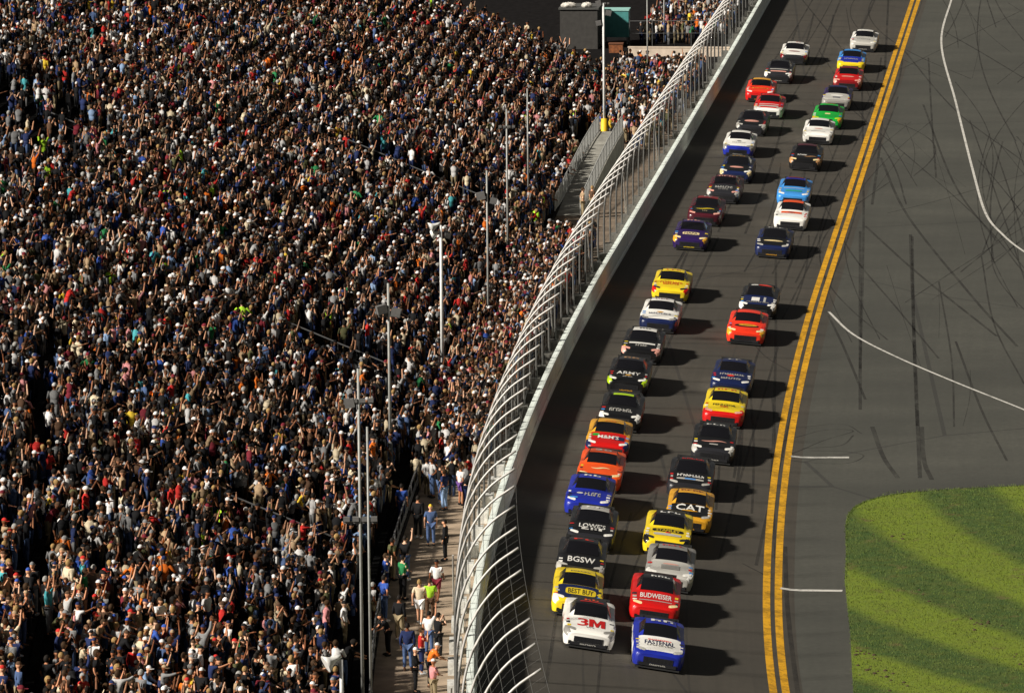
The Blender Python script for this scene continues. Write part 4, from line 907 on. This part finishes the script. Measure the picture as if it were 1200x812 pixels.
# ---- everyone in the stand
TOPW=[('black',44),('navy',12),('grey',12),('white',12),('light grey',6),('blue',2.5),('pale blue',2),('red',3.5),('maroon',3),('orange',1.6),('yellow',1),('green',1.2),('tan',6),('cream',7),('pink',2.5),('brown',6),('olive',3),('turquoise',.7),('lime',.5),('denim',4)]
TN=[a for a,_ in TOPW]; TW=np.array([b for _,b in TOPW]); TW=TW/TW.sum()
BOTW=[('denim',.34),('black',.2),('khaki',.16),('navy',.12),('grey',.1),('brown',.08)]
BN=[a for a,_ in BOTW]; BW=np.array([b for _,b in BOTW]); BW=BW/BW.sum()
POSES=['stand','raise','cheer','photo','point','hips','fold','lean']; PW=np.array([.36,.08,.03,.2,.04,.09,.13,.07])
cands=[]
AISLE=[(188,-14.1),(218,-15.9),(238,-18.0),(252,-19.2)]
OPEN=[(229.3,233.2,-9.9,-5.8),(272.6,277.2,-11.4,-6.6),(333.2,338.5,-15.4,-7.7),(305.5,309,-27.2,-24.6)]
def visible(p,h=1.7):
    a=proj(p); return -45<a[0]<1245 and -30<a[1]<865
for k in range(NR):
    s=165+random.random()
    while s<412.5:
        s+=(.62 if s>262 else .56)+random.uniform(-.12,.20)
        if s>412.5: break
        if random.random()<.14: continue
        u=uc(s)-STEP*k-.1
        if 183<s<254 and abs(u-np.interp(s,[a for a,_ in AISLE],[b for _,b in AISLE]))<.32: continue
        if any(a-.2<s<b and c<u<d for a,b,c,d in OPEN): continue
        p=tier(s,k,random.gauss(0,.05 if s>262 else .17))+Vector((0,0,.42 if random.random()<.05 else 0)); a=proj(p)
        if not(-230<a[0]<760 and -110<a[1]<970): continue
        if 370<s<382.5 and abs(u+5.2)<1.8: continue
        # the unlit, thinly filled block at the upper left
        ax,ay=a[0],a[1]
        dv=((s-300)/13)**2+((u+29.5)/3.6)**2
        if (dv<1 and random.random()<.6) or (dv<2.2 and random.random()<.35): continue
        if s<256 and (k==0 or (k==1 and random.random()<.5)): continue
        cands.append((p,s,u,k,a[2]))
# standing crowd on the walkway
for _ in range(30000):
    s=random.uniform(252,335); u=random.uniform(uc(s)+.15,-1.5)
    dens=np.interp(s,[252,262,270,316,334],[.03,.18,1,1,.0])
    if random.random()>dens: continue
    p=wpt(s,u)
    if any((p.x-x)**2+(p.y-y)**2<(.52 if s>262 else .9)**2 for x,y in placed[-400:]) : continue
    if len(placed)>900: break
    placed.append((p.x,p.y)); cands.append((p,s,u,-1,proj(p)[2]))
for _ in range(4000):
    s=random.uniform(378,423) if random.random()<.45 else random.uniform(441.5,500); 
    u=random.uniform(uc(min(s,411))+.3,-1.4) if s<412 else random.uniform(-7.5,-1.4)
    if 366<s<381 and u<-3.6: continue
    p=wpt(s,u)
    if any((p.x-x)**2+(p.y-y)**2<.55**2 for x,y in placed): continue
    if len(placed)>1500: break
    placed.append((p.x,p.y)); cands.append((p,s,u,-1,proj(p)[2]))
cands.sort(key=lambda c:c[4])
N_IND=300-len(FIG)
inframe=[c for c in cands if -8<proj(c[0])[0]<1208 and proj(c[0]+Vector((0,0,1.3)))[1]<812 ]
ind=set(id(c) for c in inframe[:N_IND])
used=set()
def pick(names,w): return names[int(rng.choice(len(names),p=w))]
for c in inframe[:N_IND]:
    p,s,u,k,d=c
    for _t in range(200):
        top=pick(TN,TW); bot=pick(BN,BW); kd=pick(POSES,PW); longs=random.random()<.35
        r_=random.random()
        if r_<.42: hd='cap'; hc=random.choice(['white','red','black','navy','grey','tan','black','blue','brown'])
        elif r_<.62: hd='long hair'; hc=random.choice(['dark','brown','brown','fair'])
        else: hd='hair'; hc=random.choice(['dark','dark','brown','brown','dark','grey','fair'])
        garment='jacket' if random.random()<.25 else 'shirt'
        lab=f"{top} {'jacket' if garment=='jacket' else 'shirt'}, {hc} {hd if hd!='hair' else 'short hair'}, {bot} bottoms, {POSEW[kd]}, {'walkway' if k<0 else 'lower rows' if k<6 else 'middle rows' if k<11 else 'upper rows'}"
        if lab not in used: break
    used.add(lab)
    rz=random.gauss(18,32); fwd=0
    person(p+Vector((0,0,0)),R(rz),kd,garment,top,'trousers' if random.random()<.6 else 'shorts',bot,hd,hc,lab,'spectators standing in the stand',random.uniform(.93,1.07))
rest=[c for c in cands if id(c) not in ind]

# low-poly figures merged into one crowd
def lowpoly(kind, fem, cap):
    J=pose(kind); V=[];F=[];Cc=[]
    def seg(a,b,r1,r2,n,ci,flat=1.0,side=None):
        a=Vector(a);b=Vector(b);t=(b-a).normalized(); e1=Vector((0,1,0)); e1=(e1-t*e1.dot(t)); 
        if e1.length<.2: e1=Vector((1,0,0))-t*t.x
        e1.normalize(); e2=t.cross(e1); base=len(V)
        for p,r_ in ((a,r1),(b,r2)):
            for j in range(n):
                th=2*math.pi*(j+.5)/n; V.append(tuple(p+e1*(r_*math.cos(th))+e2*(r_*flat*math.sin(th))))
        for j in range(n):
            F.append((base+j,base+(j+1)%n,base+n+(j+1)%n,base+n+j)); Cc.append(ci)
        F.append(tuple(base+n+j for j in range(n))); Cc.append(ci)
    # colour slots: 0 skin 1 top 2 bottom 3 head
    if kind=='sit': pass
    seg(J['pel']+Vector((0,0,-.06)),J['spi'],.15,.15,6,1,.72); seg(J['spi'],J['che']+Vector((0,0,.02)),.15,.19,6,1,.62); seg(J['che']+Vector((0,0,.02)),J['nek'],.19,.07,6,1,.6)
    seg(J['nek']-Vector((0,0,.02)),J['hed'],.05,.05,4,0)
    for s_ in 'LR':
        seg(J['sh'+s_],J['el'+s_],.062,.048,4,1); seg(J['el'+s_],J['wr'+s_],.04,.03,4,0)
        d=(J['wr'+s_]-J['el'+s_]).normalized(); seg(J['wr'+s_],J['wr'+s_]+d*.15,.038,.022,4,0)
        seg(J['hi'+s_]+Vector((0,0,.05)),J['kn'+s_],.105,.065,4,2); seg(J['kn'+s_],J['an'+s_]-Vector((0,0,.06)),.06,.045,4,2)
    c=J['hed']+Vector((0,0,.02)); rings=[(-1,.35),(-.55,.8),(.05,1.0),(.55,.86),(.95,.4)]; base=len(V); n=6
    for z,r_ in rings:
        for j in range(n):
            th=2*math.pi*j/n; k=1.08 if z>0 else 1; V.append((c.x+.1*k*r_*math.cos(th),c.y+.082*k*r_*math.sin(th),c.z+.122*z))
    for i in range(4):
        for j in range(n):
            a=base+i*n+j; b=base+i*n+(j+1)%n; F.append((a,b,b+n,a+n)); back=not(j in(0,5)); Cc.append(3 if (i>=2 or (i==1 and back and not cap) or (i==0 and back and fem)) else 0)
    F.append(tuple(base+4*n+j for j in range(n))); Cc.append(3)
    if cap:
        b=len(V); V.extend([(c.x+.09,c.y-.07,c.z+.03),(c.x+.18,c.y-.05,c.z+.015),(c.x+.18,c.y+.05,c.z+.015),(c.x+.09,c.y+.07,c.z+.03)]); F.append((b,b+1,b+2,b+3)); Cc.append(3)
    if fem:
        pass
    return np.array(V),F,np.array(Cc)
LP=[(lowpoly(k,f_,c_),k) for k in POSES for f_,c_ in ((0,0),(1,0),(0,1))]
pw=np.repeat(PW,3)*np.tile([.36,.22,.42],len(POSES)); pw/=pw.sum()
def crowd_object(name, lst, label):
    choice=rng.choice(len(LP),size=len(lst),p=pw)
    VV=[];LV=[];LT=[];CC=[];off=0
    cols=np.array([CLO[n] for n in TN]); bcols=np.array([CLO[n] for n in BN]); sk=np.array(SKINS)
    hcols=np.array(list(HAIR.values())); ccols=np.array([CLO[n] for n in ('white','white','black','navy','grey','brown','black','maroon','black','light grey')])
    for t in range(len(LP)):
        ids=np.where(choice==t)[0]
        if not len(ids): continue
        (V,F,Cc),kd=LP[t]; m_=len(ids); iscap=(t%3==2)
        loc=np.array([tuple(lst[i][0]) for i in ids]); 
        th=np.radians(rng.normal(18,38,m_)); sc=rng.uniform(.92,1.08,m_); wd=sc*rng.uniform(.92,1.2,m_)
        lean=rng.normal(0,.035,(m_,2))
        x=V[None,:,0]*wd[:,None]; y=V[None,:,1]*wd[:,None]; z=V[None,:,2]*sc[:,None]
        X=x*np.cos(th)[:,None]-y*np.sin(th)[:,None]+loc[:,0:1]+z*lean[:,0:1]; Y=x*np.sin(th)[:,None]+y*np.cos(th)[:,None]+loc[:,1:2]+z*lean[:,1:2]; Z=z+loc[:,2:3]
        VV.append(np.stack([X,Y,Z],-1).reshape(-1,3))
        fl=np.concatenate([np.array(f) for f in F]); ft=np.array([len(f) for f in F])
        LV.append((fl[None,:]+(np.arange(m_)*len(V))[:,None]+off).ravel()); LT.append(np.tile(ft,m_)); off+=m_*len(V)
        top=cols[rng.choice(len(cols),size=m_,p=TW)]*rng.uniform(.5,1.0,(m_,1)); bot=bcols[rng.choice(len(bcols),size=m_,p=BW)]*rng.uniform(.7,1.2,(m_,1))
        s_=sk[rng.integers(len(sk),size=m_)]*rng.uniform(.35,.85,(m_,1)); hd=(ccols[rng.integers(len(ccols),size=m_)] if iscap else hcols[rng.choice(4,size=m_,p=[.56,.32,.07,.05])])
        pal=np.stack([s_,top,bot,hd],1)   # m,4,3
        CC.append(pal[:,Cc,:].reshape(-1,3))
    VV=np.concatenate(VV); LV=np.concatenate(LV).astype(np.int32); LT=np.concatenate(LT).astype(np.int32); CC=np.concatenate(CC)
    me=bpy.data.meshes.new(name); me.vertices.add(len(VV)); me.vertices.foreach_set('co',VV.astype(np.float32).ravel())
    me.loops.add(len(LV)); me.loops.foreach_set('vertex_index',LV); me.polygons.add(len(LT))
    ls=np.concatenate([[0],np.cumsum(LT)[:-1]]).astype(np.int32); me.polygons.foreach_set('loop_start',ls); me.update(calc_edges=True)
    me.polygons.foreach_set('use_smooth',np.ones(len(LT),bool))
    at=me.attributes.new('Col','FLOAT_COLOR','FACE'); at.data.foreach_set('color',np.concatenate([CC,np.ones((len(CC),1))],1).astype(np.float32).ravel())
    m,nt,b=newmat('crowd_clothes'); a=N(nt,'ShaderNodeAttribute',attribute_name='Col'); tc=N(nt,'ShaderNodeTexCoord')
    nf=rng_(nt,noise(nt,tc.outputs['Object'],7,3),.3,.7,.75,1.2); mx=N(nt,'ShaderNodeVectorMath',operation='SCALE'); nt.links.new(a.outputs['Color'],mx.inputs[0]); nt.links.new(nf,mx.inputs['Scale'])
    nt.links.new(mx.outputs[0],b.inputs['Base Color']); b.inputs['Roughness'].default_value=.9; b.inputs['Specular IOR Level'].default_value=.1
    me.materials.append(m); o=bpy.data.objects.new(name,me); COL.objects.link(o); setp(o,label,'crowd',None,'stuff'); return o
crowd_object('crowd',rest,'dense crowd of standing spectators filling the grandstand and walkway')
print('people', len(cands), 'rest', len(rest), 'ind', N_IND)

# ------------------------------------------------------------------ rails, poles and the far platform
def guard_rail(pts, label, h=1.05, solid=True, posts=1.1, cat='railing', M_steel=mat('painted_rail_dark',(.10,.10,.10),.5)):
    o=empty('guard_rail',pts[0]); setp(o,label,cat); L0=Vector(pts[0])
    mb=MB(); mb.tube([Vector(p)+Vector((0,0,h))-L0 for p in pts],.035,6); mb.build('top_rail',M_steel,o)
    mb=MB(); mb.tube([Vector(p)+Vector((0,0,h*.52))-L0 for p in pts],.022,6); mb.build('mid_rail',M_steel,o)
    for a,b in zip(pts[:-1],pts[1:]):
        a=Vector(a);b=Vector(b);n=max(1,int((b-a).length/posts))
        for i in range(n+1):
            p=a.lerp(b,i/n); mb=MB(); mb.tube([(0,0,0),(0,0,h)],.025,6); q=mb.build('post',M_steel,o); q.location=p-L0
    if solid:
        V=[];F=[]
        for p in pts: V+= [Vector(p)-L0+Vector((0,0,.05)),Vector(p)-L0+Vector((0,0,h*.5))]
        for i in range(len(pts)-1): F.append((2*i,2*i+1,2*i+3,2*i+2))
        mobj('panel',V,F,mat('rail_panel',(.05,.05,.05),.7),o)
    return o
M_dsteel=mat('painted_rail',(.16,.16,.16),.5)
def st(s,u,dz=0):
    p=surf(s,u); return Vector((p.x,p.y,p.z+dz))
guard_rail([st(333,-15.4,.5),st(333,-11.5,.5),st(333,-7.7,.5)],'dark sloping guard rail over the stand opening, highest of the three in the crowd')
guard_rail([st(272.4,-11.5,.5),st(272.4,-9,.5),st(272.4,-6.4,.5)],'dark sloping guard rail over the stand opening halfway down the crowd')
guard_rail([st(229.2,-9.9,.4),st(229.2,-7.8,.4),st(229.2,-5.6,.4)],'dark sloping guard rail over the stand opening lowest in the crowd')
guard_rail([st(305.3,-27.3,.1),st(305.3,-24.5,.1)],'short guard rail beside the unlit block high in the stand',.9,False,1.4)
guard_rail([wpt(s,uc(s)+.25) for s in range(180,262,8)],'long steel rail between the walkway and the first row of seats',1.1,True,2.0)
def pole(s,u,ytop,r,label,heads,base='stand',col=None,ybase=None,lean=0):
    b=wpt(s,u) if base=='walk' else st(s,u)
    h=1.0
    for _ in range(30):
        y=proj(b+Vector((0,0,h)))[1]; h+=(y-ytop)/ (proj(b)[2] and FPX/proj(b)[2])
    o=empty('speaker_pole' if heads else 'pole',b); setp(o,label,'pole','poles standing in the crowd')
    m=col or mat('pole_paint',(.30,.30,.28),.5)
    mb=MB(); mb.tube([(0,0,0),(0,0,h)],r,10,True,r*.8); mb.build('shaft',m,o,True)
    for hd in heads:
        k,zf,ang=hd[:3]; sc=hd[3] if len(hd)>3 else 1; z=h*zf if zf<=1 else h
        e=empty('bracket_head'); e.parent=o
        bpy.data.objects.remove(e)
        if k=='horn':
            mb=MB(); mb.lathe([(.07,-.30),(.09,-.12),(.12,0),(.20,.16),(.34*1.0,.34),(.31,.34)],n=14,axis='X'); 
            q=mb.build('horn',mat('horn_white',(.7,.69,.65),.5),o,True); q.location=(0.28*math.cos(R(ang))*sc,.28*math.sin(R(ang))*sc,z); q.rotation_euler=(0,R(25),R(ang)); q.scale=(sc,)*3
        if k=='box':
            mb=MB(); mb.box((-.30,-.18,-.26),(.30,.18,.26)); mb.box((-.26,-.2,-.22),(.26,-.18,.22)); q=mb.build('loudspeaker',mat('speaker_grey',(.13,.125,.12),.7),o); q.location=(.32*math.cos(R(ang)),.32*math.sin(R(ang)),z); q.rotation_euler=(0,R(12),R(ang)); q.scale=(sc*.72,)*3
        if k=='bar':
            mb=MB(); mb.box((-.75,-.05,-.05),(.75,.05,.05)); 
            for x in (-.6,-.2,.2,.6): mb.box((x-.14,-.13,.05),(x+.14,.13,.24))
            q=mb.build('crossarm',mat('speaker_grey',(.13,.125,.12),.7),o); q.location=(0,0,z); q.scale=(sc,)*3
        if k=='foot':
            mb=MB(); mb.lathe([(.1,-.02),(.62,0),(.62,.28),(.40,.42),(.22,.7),(.20,1.7),(.1,1.72)],n=14); mb.build('base',mat('yellow_paint',(.8,.5,.01),.6),o,True)
    return o
MW=mat('pole_white',(.68,.68,.66),.5)
pole(281.5,-5.0,264,.085,'thick white pole with white horn speakers on top in mid crowd',[('horn',1,190,.85),('horn',.95,165,.7),('box',.93,20,.7)],col=MW)
pole(256.6,-5.3,332,.07,'grey pole with a bundle of small speakers, left of the white horn pole',[('box',.86,200),('box',.84,0),('bar',.82,0,.6)])
pole(208,-3.95,432,.06,'tall grey pole with two crossarms rising beside the walkway rail',[('bar',.90,0,.7),('bar',.555,0,.8),('box',.90,180,.8)],'walk')
pole(207.2,-3.65,500,.05,'thinner grey pole standing close beside the tall one with crossarms',[],'walk')
pole(299,-4.3,200,.06,'grey pole with speaker boxes, right of the white horn pole',[('box',.85,180),('box',.82,0,.8)])
pole(322,-5.4,128,.06,'grey pole with small crossarm, between two taller bare poles up the stand',[('bar',.88,0,.6)])
pole(343,-6.3,104,.05,'slim bare grey pole near the end of the stand',[])
pole(381,-5.1,4,.085,'thick grey pole with yellow base and lamp cluster near the end of the stand',[('box',1,180,.8),('box',.93,0,.9),('box',.86,180,.8),('bar',.99,0,.5),('foot',0,0)],'walk',MW)
pole(418.4,-5.2,-6,.05,'slim grey pole behind the pale block wall',[],'walk')
pole(443.7,-5.9,-6,.05,'slim grey pole beyond the teal kiosk',[],'walk')
pole(201.5,-4.6,772,.08,'white pole head with a big flat white horn at the bottom of the frame',[('horn',1,200,.95)],col=MW)
# stairs and ramp from the stand end to the walkway
def ramp():
    o=empty('access_ramp',wpt(362,-4.6)); setp(o,'concrete access ramp with mesh side rails beside the yellow based pole','ramp'); L0=o.location
    def q(s,u,z): 
        p=wpt(s,u); return Vector((p.x,p.y,p.z+z))-L0
    V=[];F=[]; pts=[(347,.05),(352,.3),(358,.65),(366,1.05),(374,1.25),(378,1.25)]
    for s,z in pts: V+=[q(s,-5.2,z),q(s,-3.6,z),q(s,-3.6,-.0),q(s,-5.2,-.0)]
    for i in range(len(pts)-1):
        a=4*i
        for j in range(4): F.append((a+j,a+(j+1)%4,a+4+(j+1)%4,a+4+j))
    F+= [(0,1,2,3),tuple(4*(len(pts)-1)+j for j in (3,2,1,0))]
    mobj('slab',V,F,mat('ramp_concrete',(.30,.29,.25),.85,var=.3,scale=1.5,bump=.3),o)
    for u in (-5.15,-3.65):
        mb=MB()
        mb.tube([q(s,u,z+1.1) for s,z in pts],.04,6); mb.tube([q(s,u,z+.1) for s,z in pts],.03,6)
        s=347.0
        while s<378:
            z=float(np.interp(s,[a for a,_ in pts],[b for _,b in pts])); mb.tube([q(s,u,z),q(s,u,z+1.1)],.014 if int((s-347)*4)%8 else .04,4,False); s+=.25
        mb.build('side_rail',mat('rail_grey',(.38,.38,.36),.5),o)
ramp()
guard_rail([wpt(346,-6.2),wpt(352,-6.35),wpt(358,-6.4)],'bent grey handrail at the foot of the stand near the access ramp',1.2,False,1.0)
# far platform
def placed_box(name,label,cat,s,u,w,d,h,m,z=0,extra=None):
    p=wpt(s,u); o=empty(name,p+Vector((0,0,z)),-heading(s)); setp(o,label,cat); return o
o=placed_box('block_building','grey block building with white sacks on its roof at the end of the stand','building',439,-11.8,0,0,0,None)
mb=MB(); mb.box((-1.4,0,0),(1.35,3.5,2.9)); mb.build('wall',mat('block_wall',(.045,.042,.038),.9,var=.2,scale=3),o)
mb=MB(); mb.box((-1.5,-.1,2.9),(1.45,3.6,3.02)); mb.build('roof',mat('roof_slab',(.07,.07,.065),.9),o)
for x in (-.8,.55):
    p=o.matrix_basis@Vector((x,.5,3.02)); bm=bmesh.new(); bmesh.ops.create_uvsphere(bm,u_segments=14,v_segments=8,radius=1)
    for v in bm.verts: v.co=Vector((v.co.x*(.6 if x<0 else .42),v.co.y*.35,(v.co.z*.2+.16)+.05*math.sin(v.co.x*9+v.co.y*5)))
    me=bpy.data.meshes.new('sack'); bm.to_mesh(me); bm.free(); me.materials.append(mat('sack_white',(.55,.52,.46),.9,var=.2,bump=.6)); q=bpy.data.objects.new('sack',me); COL.objects.link(q); q.location=p
    setp(q,'long white sack lying on the left of the block building roof' if x<0 else 'short white sack lying on the right of the block building roof','sack')
p=wpt(442.5,-9.4); o=empty('kiosk',p,-heading(442)); setp(o,'small teal kiosk with pale top edge beyond the end of the stand','kiosk')
mb=MB(); mb.box((-.95,0,.5),(.95,1.6,2.45)); mb.build('body',mat('teal_panel',(.06,.25,.24),.6,var=.15,scale=4),o)
mb=MB(); mb.box((-1.0,-.05,2.45),(1.0,1.65,2.55)); mb.build('roof',mat('teal_top',(.3,.55,.5),.6),o)
mb=MB()
for x in (-.85,.85): mb.box((x-.06,.02,0),(x+.06,.14,.5)); mb.box((x-.06,1.4,0),(x+.06,1.52,.5))
mb.build('leg',M_dsteel,o)
p=wpt(436.7,-8.9); o=empty('bin',p,-heading(437)); setp(o,'rusty brown bin standing in front of the teal kiosk','bin')
mb=MB(); mb.box((-.5,-.3,0),(.5,.35,.62)); mb.build('body',mat('rust',(.22,.07,.02),.8,var=.4),o); mb=MB(); mb.box((-.54,-.34,.62),(.54,.39,.70)); mb.build('lid',mat('rust_lid',(.14,.05,.02),.8),o)
p=wpt(434,-3.9); o=mobj('block_wall',*(lambda m:(m.v,m.f))(MB().box((-3.9,0,0),(3.4,.25,.62)).box((-3.95,-.03,.62),(3.45,.28,.70))),mat('pale_wall',(.62,.51,.40),.85,var=.15,scale=2)); o.location=p; o.rotation_euler=(0,0,-heading(424)-R(2)); setp(o,'low pale block wall across the walkway beyond the stand','wall')
guard_rail([wpt(440.5,-8.2),wpt(440.7,-4.9),wpt(440.9,-1.3)],'rail behind the low pale wall across the walkway',1.9,False,1.2)

# ------------------------------------------------------------------ light
AZ=R(26); EL=R(33)
ld=Vector((math.cos(EL)*math.cos(AZ),math.cos(EL)*math.sin(AZ),-math.sin(EL)))
sun=bpy.data.lights.new('sun','SUN'); sun.energy=4.6; sun.angle=R(3.2); sun.color=(1.0,.94,.85)
so=bpy.data.objects.new('sun',sun); COL.objects.link(so); so.rotation_euler=(-ld).to_track_quat('Z','Y').to_euler()
w=bpy.data.worlds.new('World'); scene.world=w; w.use_nodes=True; nt=w.node_tree; bg=nt.nodes['Background']
sky=nt.nodes.new('ShaderNodeTexSky'); sky.sky_type='NISHITA'; sky.sun_disc=False; sky.sun_elevation=EL; sky.sun_rotation=math.atan2(-ld.x,-ld.y)
hs=nt.nodes.new('ShaderNodeHueSaturation'); hs.inputs['Saturation'].default_value=.12; nt.links.new(sky.outputs[0],hs.inputs['Color'])
nt.links.new(mixc(nt,.35,hs.outputs[0],(1.6,1.4,1.05)),bg.inputs[0]); bg.inputs[1].default_value=.018
v=scene.view_settings; v.view_transform='Standard'; v.look='None'; v.gamma=1; v.use_curve_mapping=False; v.exposure=.6
scene.cycles.max_bounces=4; scene.cycles.transparent_max_bounces=8
